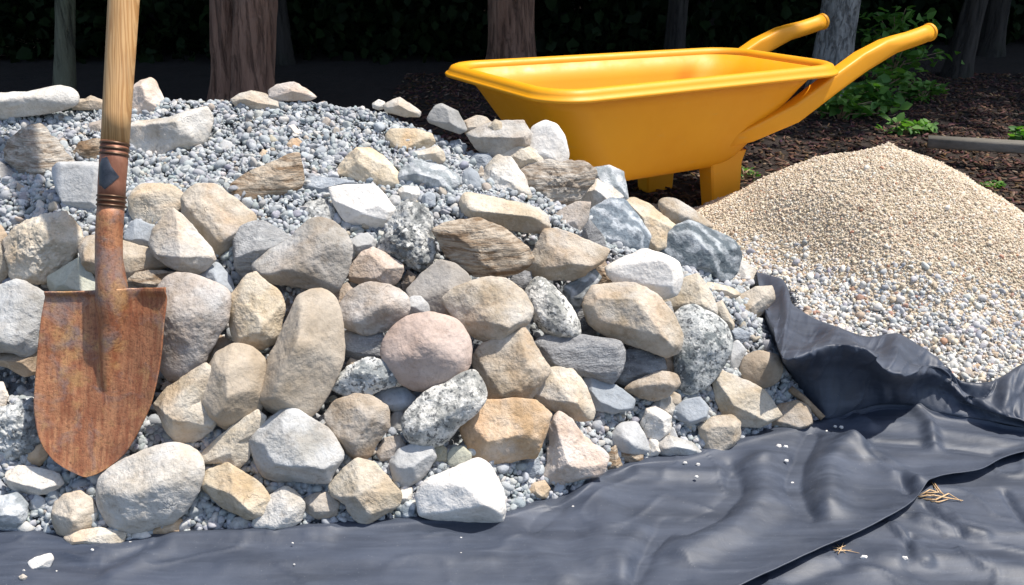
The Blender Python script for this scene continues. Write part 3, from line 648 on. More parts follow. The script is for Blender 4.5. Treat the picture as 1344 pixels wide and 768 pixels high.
R(SL, 'grey', 'blue grey stone with a brown hollow, left of the big sloping grey boulder', [(308,315),(315,300),(330,292),(345,291),(362,300),(377,312),(372,328),(352,347),(338,363),(320,364),(310,350)], o=0.015, jit=(-.2,.3))
R(L_, 'tgrey', 'big sloping grey tan boulder in the upper middle, wedge shaped to the left', [(337,346),(345,336),(375,318),(395,298),(410,289),(430,291),(450,305),(458,322),(457,345),(449,366),(441,381),(425,386),(395,376),(365,373),(345,366)], o=0.045, jit=(-.05,.5), p=28, ridge=(0,-1.1,.85))
R(L_, 'offw', 'white grey triangular stone right of the socket, pointing up', [(199,320),(205,303),(218,285),(228,276),(241,285),(258,305),(275,325),(281,340),(265,354),(245,358),(225,350),(205,336)], o=0.035, jit=(.1,.4))
R(SM, 'blue', 'small blue grey slate block tucked behind the white grey triangle', [(163,310),(170,295),(180,288),(200,297),(202,320),(185,324),(168,318)], o=0.01, p=48)
R(L_, 'tan', 'tan stone lying across behind the spade socket', [(106,326),(115,312),(135,308),(165,318),(190,325),(215,335),(226,346),(205,353),(185,361),(165,370),(140,370),(120,356)], o=0.015)
R(LA, 'dtan', 'low tan stone peeping over the right shoulder of the blade', [(164,374),(180,358),(200,355),(225,357),(238,366),(225,382),(170,384)], o=0.012)
R(L_, 'cream', 'big pitted cream boulder at the left edge, above the blade', [(7,316),(25,299),(55,283),(85,279),(96,293),(106,313),(100,331),(85,350),(60,369),(35,372),(20,361),(11,337)], o=0.03, amp=0.055, jit=(-.1,.35))
R(L_, 'tan', 'tan stone cut by the left edge, beside the big pitted boulder', [(-40,300),(0,297),(8,310),(13,340),(8,361),(0,372),(-40,372)], o=0.02)
R(SM, 'green', 'flat grey green stone just above the left shoulder of the blade', [(64,363),(85,351),(105,339),(116,354),(128,376),(124,386),(70,386),(64,374)], o=0.012, p=48)
R(L_, 'lgrey', 'grey boulder at the left edge, left of the top of the blade', [(-40,388),(0,380),(20,369),(35,375),(58,386),(61,402),(56,430),(51,450),(36,465),(20,459),(-40,452)], o=0.03, p=14)
R(L_, 'dtan', 'flat brown tan stone under the grey boulder at the left edge', [(-30,462),(20,462),(50,460),(52,488),(30,493),(10,482),(-30,476)], o=0.0)
R(GR, 'lgrey', 'lumpy grey rock left of the lower blade, like stuck together gravel', [(-30,545),(0,540),(20,529),(40,525),(50,540),(52,580),(32,601),(5,607),(-30,602)], o=0.015, amp=0.1, p=8)
R(L_, 'white', 'white stone cut by the left edge halfway down the blade', [(-20,502),(3,503),(11,520),(4,540),(-20,542)], o=0.012)
R(SM, 'blue', 'bluish stone behind, right of the top of the blade', [(258,362),(270,348),(286,345),(300,362),(306,384),(290,388),(268,380)], o=0.0)
# --- left middle
R(L_, 'pgrey', 'big pinkish grey boulder touching the right edge of the blade', [(206,384),(225,364),(250,361),(275,369),(303,384),(301,400),(298,420),(280,446),(265,480),(245,497),(225,499),(210,482),(205,450)], o=0.045, jit=(.15,.35), p=11)
R(L_, 'ycream', 'yellow tan block with a bright flat face, left above the tall boulder', [(298,405),(310,384),(325,365),(335,360),(345,370),(365,385),(371,405),(365,436),(356,449),(336,458),(315,456),(305,436)], o=0.04, jit=(.35,.4), p=52, ridge=(-.9,-.1,.8))
R(SM, 'tan', 'tall narrow brown grey boulder standing in the middle, tallest of the heap', [(405,386),(420,384),(438,395),(446,420),(449,470),(436,505),(421,530),(405,546),(390,548),(365,541),(345,526),(340,510),(350,480),(365,455),(378,422),(390,395)], o=0.05, t=0.5, jit=(.5,.3), p=50, ridge=(-.55,.05,.95))
R(SM, 'tan', 'tan grey boulder with a lit right face, left beside the tall narrow one', [(264,520),(272,490),(285,465),(305,454),(330,458),(346,475),(346,505),(339,540),(320,556),(300,561),(275,546)], o=0.03, p=40, jit=(.5,.35), ridge=(-.5,.1,.85))
R(L_, 'cream', 'knobbly cream stone right of the lower blade', [(204,530),(220,510),(245,495),(268,480),(280,490),(276,510),(268,525),(281,550),(278,561),(255,583),(240,584),(225,571),(214,550)], o=0.03)
R(L_, 'cream', 'long slanting cream stone with rusty stain, right above the big grey cream boulder', [(262,600),(280,580),(305,560),(335,540),(348,549),(342,566),(329,578),(326,600),(312,614),(290,606),(268,607)], o=0.022)
R(L_, 'lgrey', 'large pale grey flat boulder, lower middle under the tall one', [(327,576),(345,560),(370,541),(385,539),(405,550),(430,565),(447,593),(447,602),(435,617),(430,633),(405,636),(385,635),(368,640),(345,620),(335,600)], o=0.03, jit=(.1,.6), p=44, ridge=(-.1,-1.1,.8))
R(L_, 'dtan', 'brown angular block below the tall boulder, dark left face', [(429,546),(440,530),(465,520),(485,521),(506,535),(509,560),(500,570),(485,595),(472,603),(455,591),(440,571)], o=0.025, jit=(.2,.5), p=48, ridge=(-.5,-.5,.8))
R(L_, 'pgrey', 'rounded greyish oval stone left above the pink one', [(442,410),(450,390),(465,378),(485,371),(515,374),(532,387),(537,405),(530,420),(510,433),(485,438),(460,433),(446,423)], o=0.045, p=9, amp=0.04)
R(SM, 'pink', 'big round pink stone in the centre of the heap', [(501,455),(509,435),(525,419),(548,411),(580,412),(605,424),(616,445),(619,470),(610,492),(590,506),(565,514),(545,513),(525,501),(507,480)], o=0.055, p=9, amp=0.025, jit=(.05,.4), t=0.6)
R(L_, 'shell', 'beige pentagonal stone right of the big sloping grey boulder', [(457,358),(465,345),(475,333),(490,326),(510,335),(526,347),(528,356),(518,373),(500,372),(480,373),(461,368)], o=0.015)
R(SM, 'lgrey', 'small white and blue stone between white slab and beige pentagonal one', [(458,318),(470,309),(482,306),(493,317),(490,332),(475,337),(460,333)], o=0.008, p=44)
R(SM, 'tgrey', 'large flat grey brown stone in shade left of the faceted tan one', [(537,380),(555,360),(575,345),(595,347),(612,361),(620,376),(602,392),(592,415),(560,416),(540,402)], o=0.012, p=40)
R(SM, 'lgrey', 'small white grey stone on top of the pink one', [(531,398),(540,389),(553,389),(563,400),(563,414),(533,414)], o=0.012)
R(SL, 'dgrey', 'dark grey striped block under the greyish oval, left of the pink one', [(447,440),(460,433),(500,435),(508,455),(504,474),(475,473),(450,465)], o=0.015, p=48)
R(GR, 'lgrey', 'pointed grey white jagged stone lower left of the pink one', [(433,508),(445,495),(460,480),(480,471),(505,473),(519,490),(516,506),(498,511),(480,520),(455,519)], o=0.035, p=28, amp=0.055)
R(SM, 'blue', 'small shadowed blue grey stone under the jagged one', [(491,520),(505,512),(530,509),(545,523),(541,536),(520,541),(503,533)], o=0.012)
R(GR, 'offw', 'speckled granite stone with dark crystals below the pink one', [(529,556),(538,535),(560,515),(585,504),(605,491),(620,486),(635,504),(637,525),(620,546),(600,561),(580,581),(560,588),(540,576)], o=0.045, amp=0.04, p=12)
R(L_, 'tan', 'faceted brown tan stone right above the pink one', [(582,395),(600,380),(635,367),(662,369),(685,384),(695,405),(690,421),(665,441),(642,449),(620,439),(595,411)], o=0.05, jit=(.1,.55), p=48, ridge=(-.4,-.9,.85))
R(LA, 'dtan', 'cracked layered brown rock under the long cream slab', [(570,303),(585,294),(630,289),(655,299),(690,325),(694,341),(680,356),(645,364),(610,359),(590,336),(576,316)], o=0.045, amp=0.05, jit=(.1,.4))
R(L_, 'cream', 'long cream slab lying over the layered brown rock', [(606,266),(615,254),(640,258),(690,268),(715,280),(718,300),(700,307),(665,301),(630,293),(610,281)], o=0.04, jit=(-.1,.6), p=32, ridge=(0,-1.2,.85))
R(L_, 'offw', 'pale knobbly stone left of the heart shaped brown boulder', [(631,236),(640,220),(655,206),(670,209),(686,230),(697,256),(696,270),(675,268),(650,263),(631,257)], o=0.02, amp=0.05)
R(LA, 'tgrey', 'heart shaped rough brown grey boulder in front of the wheelbarrow tray', [(684,222),(700,213),(740,212),(775,216),(779,235),(765,256),(745,273),(728,280),(710,276),(694,255)], o=0.05, amp=0.06, p=12, jit=(0,.35))
R(SM, 'white', 'bright white upright stone against the wheelbarrow tray', [(691,187),(700,168),(715,159),(731,165),(741,180),(745,202),(742,217),(715,217),(694,214)], o=0.0, p=32)
R(L_, 'cream', 'peach tinted cream stone at the foot of the bright white upright one', [(653,206),(668,188),(680,183),(696,195),(712,206),(716,217),(690,224),(668,216)], o=0.02)
R(L_, 'tgrey', 'grey tan stone with a shaded face left of the white upright one', [(616,176),(640,163),(665,160),(685,160),(695,175),(692,191),(675,197),(655,208),(640,206),(625,191)], o=0.01, jit=(-.2,.2))
R(L_, 'tan', 'small tan stone behind the right shoulder, next to the smooth grey pointed one', [(608,160),(625,152),(637,154),(646,163),(632,176),(612,176)], o=-0.01)
R(L_, 'cream', 'small cream stone wedged between the small tan one and the grey tan one', [(640,168),(650,157),(658,161),(658,172),(646,177)], o=0.01)
R(SL, 'blue', 'dark blue grey angular stone in gravel left of the pale knobbly one', [(611,216),(625,203),(641,204),(651,216),(640,231),(628,234),(615,226)], o=0.008)
R(SM, 'blue', 'blue oval pebble standing upright left of the pale knobbly stone', [(606,240),(610,226),(618,221),(627,228),(631,245),(626,257),(611,257)], o=0.01, name='pebble')
R(SM, 'blue', 'bluish rough pebble on the gravel right of the spotted tan block', [(585,195),(592,186),(603,184),(612,192),(608,204),(592,206)], o=0.003, name='pebble', amp=0.08)
R(L_, 'white', 'small cube shaped white stone under the marbled grey white one', [(523,250),(530,245),(548,246),(553,256),(545,266),(530,267)], o=0.008, name='pebble')
R(SM, 'blue', 'small pale blue pebble right of the cube shaped white one', [(554,258),(562,252),(571,256),(571,270),(562,274),(555,270)], o=0.006, name='pebble')
R(SM, 'lgrey', 'rounded grey pebble left of the cube shaped white one', [(508,264),(515,256),(524,258),(526,268),(517,273),(509,271)], o=0.006, name='pebble')
# --- right upper
R(L_, 'white', 'white stone directly behind and right of the heart shaped boulder', [(752,266),(768,246),(785,234),(806,245),(815,258),(806,272),(778,278)], o=0.0)
R(MA, 'lgrey', 'tall pale grey block on the skyline right of the heart shaped boulder', [(774,223),(800,219),(817,227),(821,245),(823,260),(808,265),(793,252),(778,237)], o=-0.02)
R(L_, 'pgrey', 'grey cream triangular stone under the heart shaped boulder', [(715,291),(735,278),(755,266),(774,267),(771,286),(758,307),(740,311),(720,299)], o=0.015)
R(MA, 'blue', 'blue banded stone with a white stripe, right shoulder of the heap', [(767,292),(780,275),(800,264),(820,267),(836,285),(851,310),(848,326),(820,336),(798,344),(785,326),(771,306)], o=0.03, p=40, jit=(.1,.55))
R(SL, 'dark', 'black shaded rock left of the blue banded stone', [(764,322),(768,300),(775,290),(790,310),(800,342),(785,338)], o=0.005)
R(L_, 'ycream', 'yellow and white crystalline stone right of the blue banded one', [(818,266),(835,261),(855,270),(880,290),(890,299),(876,307),(872,327),(855,333),(845,326),(833,286)], o=0.01)
R(L_, 'tan', 'tan sausage shaped stone lying on the far right shoulder', [(864,266),(874,259),(895,265),(920,282),(936,296),(925,302),(905,298),(885,294),(870,280)], o=-0.02, p=9)
R(MA, (0.22, 0.25, 0.27), 'big dark blue grey rock on the right shoulder of the heap', [(868,326),(875,308),(890,297),(905,291),(935,302),(960,315),(971,335),(971,356),(950,368),(920,363),(890,353),(872,341)], o=0.04, jit=(-.1,.5), p=44, ridge=(.7,-.3,.9))
R(SM, 'white', 'pure white stone with greenish underside, right of centre', [(797,351),(820,338),(845,328),(870,334),(889,345),(893,366),(886,386),(865,392),(840,386),(815,376),(800,363)], o=0.045, jit=(.1,.7), p=32, ridge=(-.3,-.9,.8))
R(L_, 'tan', 'tan angular stone with dark underside left of the pure white one', [(689,349),(700,334),(715,302),(735,303),(770,317),(796,328),(791,341),(770,357),(755,373),(735,373),(700,361)], o=0.045, jit=(.1,.65), p=48, ridge=(0,-1.2,.8))
R(MA, 'grey', 'small crystalline grey stone under the tan angular one', [(740,376),(760,364),(778,354),(788,365),(772,395),(760,405),(747,399)], o=0.015)
R(GR, 'offw', 'oval speckled grey stone right of the faceted brown tan one', [(689,386),(698,370),(708,364),(730,379),(745,395),(759,425),(757,438),(735,441),(710,431),(697,411)], o=0.04, p=12, amp=0.05)
R(L_, 'tan', 'big tan wedge with a diagonal ridge, right of the oval speckled stone', [(767,401),(780,377),(800,375),(835,374),(860,389),(880,410),(893,440),(889,459),(870,466),(840,453),(800,441),(777,426)], o=0.06, jit=(.35,.55), p=52, ridge=(-.5,-.8,.85))
R(SL, 'dgrey', 'dark grey cracked block under the oval speckled stone', [(702,451),(715,442),(750,440),(790,444),(812,449),(818,465),(812,486),(800,501),(775,493),(745,489),(725,486),(712,471)], o=0.035, p=44)
R(L_, 'tan', 'tan stone with a shaded left side, right of the pink one', [(617,471),(635,454),(665,439),(685,431),(699,455),(719,487),(702,511),(692,523),(660,531),(638,526),(624,501)], o=0.03, jit=(.4,.45), p=48, ridge=(-1.1,-.2,.8))
R(L_, 'cream', 'smooth cream stone below the dark grey cracked block', [(692,509),(705,495),(730,484),(750,487),(765,504),(778,535),(776,548),(755,551),(735,541),(710,526)], o=0.045, jit=(.15,.6), p=40, ridge=(-.4,-1.1,.85))
R(L_, 'orange', 'large flat orange tan stone below centre with a broad level face', [(605,566),(618,540),(635,529),(665,527),(700,527),(722,545),(713,571),(700,599),(665,604),(640,608),(619,596)], o=0.025, jit=(.0,.35), p=48, ridge=(-.8,-.2,1))
R(SM, 'blue', 'pale blue stone right of the smooth cream one', [(764,501),(780,492),(805,504),(831,524),(829,536),(805,541),(780,537),(769,520)], o=0.02, p=32)
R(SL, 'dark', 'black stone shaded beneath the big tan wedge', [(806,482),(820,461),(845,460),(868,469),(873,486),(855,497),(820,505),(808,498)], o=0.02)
R(L_, 'dtan', 'tan oval stone below the black shaded one', [(821,511),(840,497),(865,489),(886,491),(891,505),(880,516),(862,526),(845,523)], o=0.03, p=12)
R(GR, (0.33, 0.35, 0.35), 'tall mottled blue grey rock at the right of the heap', [(883,421),(895,405),(910,402),(930,411),(951,428),(959,450),(951,476),(930,501),(905,513),(889,509),(886,480),(883,450)], o=0.05, amp=0.035, p=14)
R(L_, 'cream', 'large cream stone half hidden behind the tall mottled rock', [(872,395),(885,380),(900,365),(915,362),(930,380),(940,405),(938,425),(920,418),(900,408),(880,406)], o=0.015)
R(L_, 'offw', 'pale stone on the right flank under the big dark rock', [(945,373),(958,352),(975,344),(991,355),(1001,376),(985,382),(958,380)], o=0.0)
R(L_, 'cream', 'small cream shard lying under the big dark rock', [(920,371),(935,371),(960,378),(971,386),(960,394),(935,395)], o=0.012)
R(L_, 'tan', 'tan folded stone at the right tip of the heap, by the sheet', [(950,401),(970,389),(990,378),(1011,377),(1014,395),(1001,411),(985,430),(970,432),(955,417)], o=0.02)
R(L_, 'cream', 'narrow cream stone left of the tan folded one', [(936,401),(948,396),(963,424),(961,433),(946,422)], o=0.01)
R(SM, 'lgrey', 'small grey blue stone above the flat cream triangle', [(951,481),(957,455),(968,448),(978,460),(973,476),(961,489)], o=0.012)
R(SM, 'dtan', 'round brown stone in the shade of the sheet', [(972,486),(978,470),(995,462),(1020,467),(1027,485),(1019,501),(998,508),(980,501)], o=0.02, p=12)
R(L_, 'cream', 'flat cream triangular stone at the lower right of the heap', [(936,496),(948,488),(975,500),(1000,512),(1016,532),(1024,545),(1005,556),(975,564),(955,552),(942,526)], o=0.03, jit=(.1,.6), p=48, t=0.35)
R(L_, 'dtan', 'tan block at the far right foot of the heap, against the sheet', [(1010,551),(1022,533),(1045,527),(1061,535),(1065,556),(1050,566),(1030,572),(1014,563)], o=0.012)
R(L_, 'offw', 'little white pebble at the tip of the stick by the sheet', [(1068,553),(1074,548),(1082,551),(1081,559),(1072,560)], o=0.004, name='pebble')
R(L_, 'tan', 'tan cube stone at the foot, left under the flat cream triangle', [(918,561),(935,548),(960,545),(971,555),(969,576),(955,591),(935,597),(921,586)], o=0.02, p=40)
R(SM, 'blue', 'blue grey stone in the gravel left of the flat cream triangle', [(885,536),(900,525),(918,522),(929,535),(926,550),(905,559),(889,549)], o=0.014, p=40)
R(L_, 'white', 'white upright stone in the gravel under the tan oval', [(841,556),(849,537),(860,533),(881,547),(879,566),(865,578),(849,573)], o=0.016)
R(L_, 'offw', 'small pale stone between the tan oval and the white upright one', [(856,533),(870,520),(880,521),(886,535),(881,546)], o=0.008)
R(SM, 'tan', 'little round tan pebble at the foot of the tall mottled rock', [(877,524),(884,515),(893,519),(894,529),(885,534)], o=0.008, name='pebble')
R(SM, 'lgrey', 'light blue grey stone in the gravel right of the boot shaped one', [(804,571),(815,557),(835,555),(846,572),(851,591),(835,600),(811,594)], o=0.014)
R(L_, 'white', 'small white stone at the foot between two light grey ones', [(848,588),(853,577),(862,578),(869,591),(860,601),(850,600)], o=0.008, name='pebble')
R(L_, 'lgrey', 'long light grey stone lying at the sheet edge', [(863,581),(880,573),(905,580),(921,597),(905,603),(885,604),(870,596)], o=0.01)
R(LA, 'dtan', 'knobbly brown pebble at the sheet edge under the light blue grey stone', [(813,595),(820,586),(835,587),(844,598),(842,607),(825,610),(815,606)], o=0.006, name='pebble')
R(LA, 'tan', 'upright rusty tan pebble right of the toe of the boot shaped stone', [(795,606),(800,590),(808,586),(812,600),(818,614),(806,622),(797,618)], o=0.006, name='pebble')
R(SM, 'orange', 'tiny orange pebble at the sheet edge below the small white stone', [(870,604),(878,599),(888,603),(887,609),(873,609)], o=0.004, name='pebble')
R(L_, 'shell', 'peach boot shaped stone standing at the foot right of centre', [(721,561),(735,546),(751,552),(766,575),(790,590),(797,603),(790,619),(760,629),(730,634),(712,629),(718,610),(721,585)], o=0.03, jit=(.3,.5), ridge=(-.9,.1,.8), amp=0.05)
R(SM, 'white', 'very large bright white stone overlapping the sheet edge, bottom centre', [(549,651),(560,632),(595,618),(625,605),(641,614),(656,645),(659,675),(650,694),(620,693),(580,686),(554,676)], o=0.035, jit=(.1,.7), p=28, ridge=(-.1,-1.2,.9), t=0.4)
R(SM, 'lgrey', 'grey chipped stone left above the very large white one', [(513,606),(525,590),(545,583),(565,585),(571,601),(555,626),(530,641),(518,631)], o=0.016, p=44)
R(L_, 'green', 'round greenish pebble attached right of the grey chipped stone', [(564,592),(575,579),(587,590),(586,606),(575,616),(565,608)], o=0.006, name='pebble')
R(SM, 'green', 'round olive pebble between very large white stone and orange tan one', [(587,601),(594,588),(607,586),(618,596),(616,610),(603,615),(590,611)], o=0.008, name='pebble', p=10)
R(L_, 'pgrey', 'small brown and white stone below the brown angular block', [(494,591),(505,575),(525,572),(532,586),(516,602),(500,606)], o=0.006)
R(SM, 'grey', 'dark narrow upright pebble left of the speckled granite stone', [(511,560),(516,543),(528,539),(532,556),(522,574),(513,571)], o=0.004, name='pebble')
R(L_, 'cream', 'warm cream flat stone at the sheet edge, bottom middle', [(435,639),(450,620),(470,604),(490,609),(510,629),(525,648),(523,661),(500,676),(480,689),(465,679),(455,661),(439,651)], o=0.025, jit=(.1,.65), p=40)
R(L_, 'offw', 'round pale grey stone at the sheet edge left of the warm cream one', [(333,691),(340,665),(355,650),(375,640),(391,650),(398,665),(391,686),(370,696),(350,698)], o=0.016, p=12)
R(L_, 'tgrey', 'grey brown pebble right of the round pale grey stone', [(398,656),(415,647),(431,647),(444,660),(441,676),(420,681),(404,673)], o=0.01)
R(L_, 'ycream', 'cream stone with rusty grooves right of the big grey cream boulder', [(261,636),(275,618),(300,608),(320,620),(345,640),(353,655),(349,676),(325,680),(300,669),(275,651)], o=0.025)
R(L_, 'offw', 'big grey cream boulder right below the tip of the blade', [(133,631),(145,615),(180,598),(215,586),(240,587),(259,600),(263,620),(256,650),(231,681),(195,693),(160,700),(140,681),(133,655)], o=0.03, jit=(.05,.6), p=13, ridge=(.3,-1,.9))
R(L_, 'tan', 'tan stone with a brown dimple left of the big grey cream boulder', [(69,681),(72,660),(85,650),(105,645),(119,655),(126,670),(121,691),(90,704),(74,699)], o=0.016)
R(L_, 'white', 'white oblong block low left of the blade tip', [(10,621),(25,612),(55,616),(76,622),(81,635),(65,647),(40,651),(14,646)], o=0.014, p=44)
R(MA, 'lgrey', 'pale grey stone at the bottom left edge above the sheet', [(-25,655),(5,652),(22,647),(36,662),(34,681),(20,696),(-25,692)], o=0.012)
R(L_, 'cream', 'flat cream slab lying on the sheet edge, bottom left', [(86,706),(100,697),(130,693),(163,700),(159,713),(130,719),(104,717)], o=0.010, t=0.5)
R(L_, 'orange', 'yellowish stone half under the big grey cream boulder', [(197,696),(210,683),(225,676),(238,683),(236,699),(215,706),(200,706)], o=0.006)
R(SM, 'white', 'small smooth white pebble on the sheet edge under the big grey cream boulder', [(170,704),(178,697),(190,696),(198,704),(192,711),(176,711)], o=0.004, name='pebble')
R(SM, 'orange', 'orange brown pebble left of the rounded blade tip', [(36,598),(44,585),(58,583),(62,600),(51,612),(40,608)], o=0.008, name='pebble')
R(L_, 'grey', 'round mottled grey pebble left of the round pale grey stone', [(301,690),(308,680),(320,678),(331,687),(328,701),(315,706),(304,702)], o=0.006, name='pebble')
R(SM, 'lgrey', 'grey pebble just right of the tip of the blade', [(118,624),(123,617),(131,621),(135,631),(128,637),(120,633)], o=0.006, name='pebble')
R(L_, 'white', 'small white cube pebble right of the warm cream stone', [(522,645),(530,639),(541,641),(540,655),(531,661),(523,657)], o=0.006, name='pebble', p=40)
R(MA, 'blue', 'blue grey pebble left of the very large white stone', [(524,668),(533,659),(546,661),(545,676),(535,681),(525,678)], o=0.006, name='pebble')
R(SL, 'dgrey', 'dark slate pebble under the warm cream stone, at the sheet edge', [(449,678),(458,670),(478,680),(487,690),(470,692),(453,690)], o=0.0, name='pebble')
R(L_, 'cream', 'cream pebble on the sheet edge right of the very large white stone', [(690,646),(700,634),(714,631),(721,642),(717,653),(700,657),(691,655)], o=0.006, name='pebble')
R(SL, 'blue', 'blue slate pebble under the large flat orange tan stone', [(679,618),(690,603),(706,601),(709,620),(700,632),(688,630)], o=0.004, name='pebble')
R(SM, 'white', 'small white pebble under the sole of the boot shaped stone', [(760,634),(768,627),(780,631),(779,639),(766,642)], o=0.004, name='pebble')
R(SM, 'lgrey', 'egg shaped grey pebble left of the boot shaped stone, by the sheet', [(690,632),(694,624),(702,626),(703,636),(696,641)], o=0.003, name='pebble')
R(SM, 'lgrey', 'rounded grey pebble at the foot left of the blade tip, above the tan dimpled stone', [(41,655),(48,650),(58,655),(60,668),(50,674),(42,668)], o=0.006, name='pebble')
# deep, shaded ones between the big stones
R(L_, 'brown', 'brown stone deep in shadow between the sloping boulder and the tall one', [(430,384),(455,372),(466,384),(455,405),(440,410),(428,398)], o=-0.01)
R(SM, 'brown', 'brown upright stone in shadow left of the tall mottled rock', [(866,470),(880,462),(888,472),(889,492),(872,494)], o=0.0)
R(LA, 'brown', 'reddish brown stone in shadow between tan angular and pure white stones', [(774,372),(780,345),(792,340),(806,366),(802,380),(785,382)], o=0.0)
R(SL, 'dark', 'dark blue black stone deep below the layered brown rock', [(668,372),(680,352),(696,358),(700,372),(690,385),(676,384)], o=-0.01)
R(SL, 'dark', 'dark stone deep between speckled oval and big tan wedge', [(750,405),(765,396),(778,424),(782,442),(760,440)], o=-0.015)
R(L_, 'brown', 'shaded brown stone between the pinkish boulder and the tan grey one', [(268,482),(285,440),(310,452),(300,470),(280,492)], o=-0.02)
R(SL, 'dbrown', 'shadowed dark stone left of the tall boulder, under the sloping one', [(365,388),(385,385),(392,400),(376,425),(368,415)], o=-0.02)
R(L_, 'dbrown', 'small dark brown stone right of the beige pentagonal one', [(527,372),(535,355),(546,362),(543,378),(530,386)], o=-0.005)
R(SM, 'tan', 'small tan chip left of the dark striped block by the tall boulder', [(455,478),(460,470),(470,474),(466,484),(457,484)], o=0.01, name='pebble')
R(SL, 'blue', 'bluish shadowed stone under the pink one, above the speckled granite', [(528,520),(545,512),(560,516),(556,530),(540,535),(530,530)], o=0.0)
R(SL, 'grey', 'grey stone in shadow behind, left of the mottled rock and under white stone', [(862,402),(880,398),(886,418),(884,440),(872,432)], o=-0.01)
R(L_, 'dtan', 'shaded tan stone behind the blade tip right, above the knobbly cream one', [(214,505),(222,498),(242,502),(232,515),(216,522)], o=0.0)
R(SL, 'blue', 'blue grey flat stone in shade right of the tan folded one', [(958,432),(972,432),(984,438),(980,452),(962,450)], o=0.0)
# on the sheet
G_ = 'tiny white pebbles lying on the black sheet'
R(SM, 'white', 'white chipped pebble alone on the sheet at the bottom left', [(36,738),(45,732),(66,726),(70,734),(66,744),(52,751),(44,750)], o=0.008, surf='sheet', name='pebble', group=None)
R(L_, 'offw', 'small rough pebble on the sheet next to the white chipped one', [(24,757),(30,753),(36,757),(33,762),(26,761)], o=0.004, surf='sheet', name='pebble', group=None)
for px, py, s in [(916,610,3),(914,626,2.6),(925,620,2),(999,598,3),(1022,586,4),(1031,587,3.4),(1032,605,3),(1040,634,2.2),(1096,560,2.4),(1104,561,3),(899,608,3),(74,750,1.6),(31,749,2),(121,722,2.4),(171,713,3),
                  (752,665,1.8),(605,706,1.6),(605,726,1.5),(384,713,1.6),(386,741,1.6),(1085,566,1.8)]:
    R(SM, 'white', 'tiny white pebble lying on the black sheet', [(px-s,py),(px-s*.4,py-s*.8),(px+s*.8,py-s*.6),(px+s,py+s*.3),(px+s*.2,py+s*.8)], o=0.002, surf='sheet', name='pebble', group=G_)
for px, py, s in [(1134,732,5.5),(1187,733,5)]:
    w = at_z(px, py, 0.0); z = lower_z(*w[:2])
    R(SM, 'white', 'oval white pebble on the crumpled lower sheet, one of two', [(px-s,py+.5),(px-s*.4,py-s*.6),(px+s*.7,py-s*.5),(px+s,py+s*.3),(px+s*.1,py+s*.6)], o=0.003, surf=lambda X, Y, z=z: z + 0 * X, name='pebble', group='two white pebbles on the lower sheet')
# larger pebbles in the gravel on the right
R(SM, (0.42, 0.38, 0.42), 'purple grey pebble standing out in the gravel at the right edge', [(1264,436),(1270,428),(1281,428),(1287,435),(1281,442),(1269,442)], o=0.004, surf=land_z, name='pebble', group=None)
R(L_, 'pgrey', 'largest grey pebble of the right hand gravel, by the edge of the sheet', [(1257,492),(1262,484),(1272,483),(1279,491),(1276,501),(1263,503)], o=0.004, surf=land_z, name='pebble', group=None)
R(SM, 'lgrey', 'bright grey pebble in the gravel bed, up left from the purple grey one', [(1203,405),(1209,401),(1219,403),(1221,409),(1211,413),(1204,411)], o=0.003, surf=land_z, name='pebble', group=None)
R(SM, 'brown', 'rusty pebble in the gravel bed just above the sheet fold', [(1054,410),(1060,406),(1067,409),(1068,416),(1059,418)], o=0.003, surf=land_z, name='pebble', group=None)
R(SM, 'orange', 'orange pebble beside the largest grey one in the right gravel', [(1278,480),(1284,477),(1289,482),(1286,488),(1279,487)], o=0.003, surf=land_z, name='pebble', group=None)
R(SM, 'dgrey', 'dark pebble high on the sand heap near its top', [(1172,217),(1176,214),(1181,216),(1180,220),(1173,220)], o=0.003, surf=land_z, name='pebble', group=None)
R(L_, 'orange', 'rust coloured pebble on the right slope of the sand heap', [(1271,264),(1276,260),(1281,264),(1279,269),(1272,268)], o=0.003, surf=land_z, name='pebble', group=None)
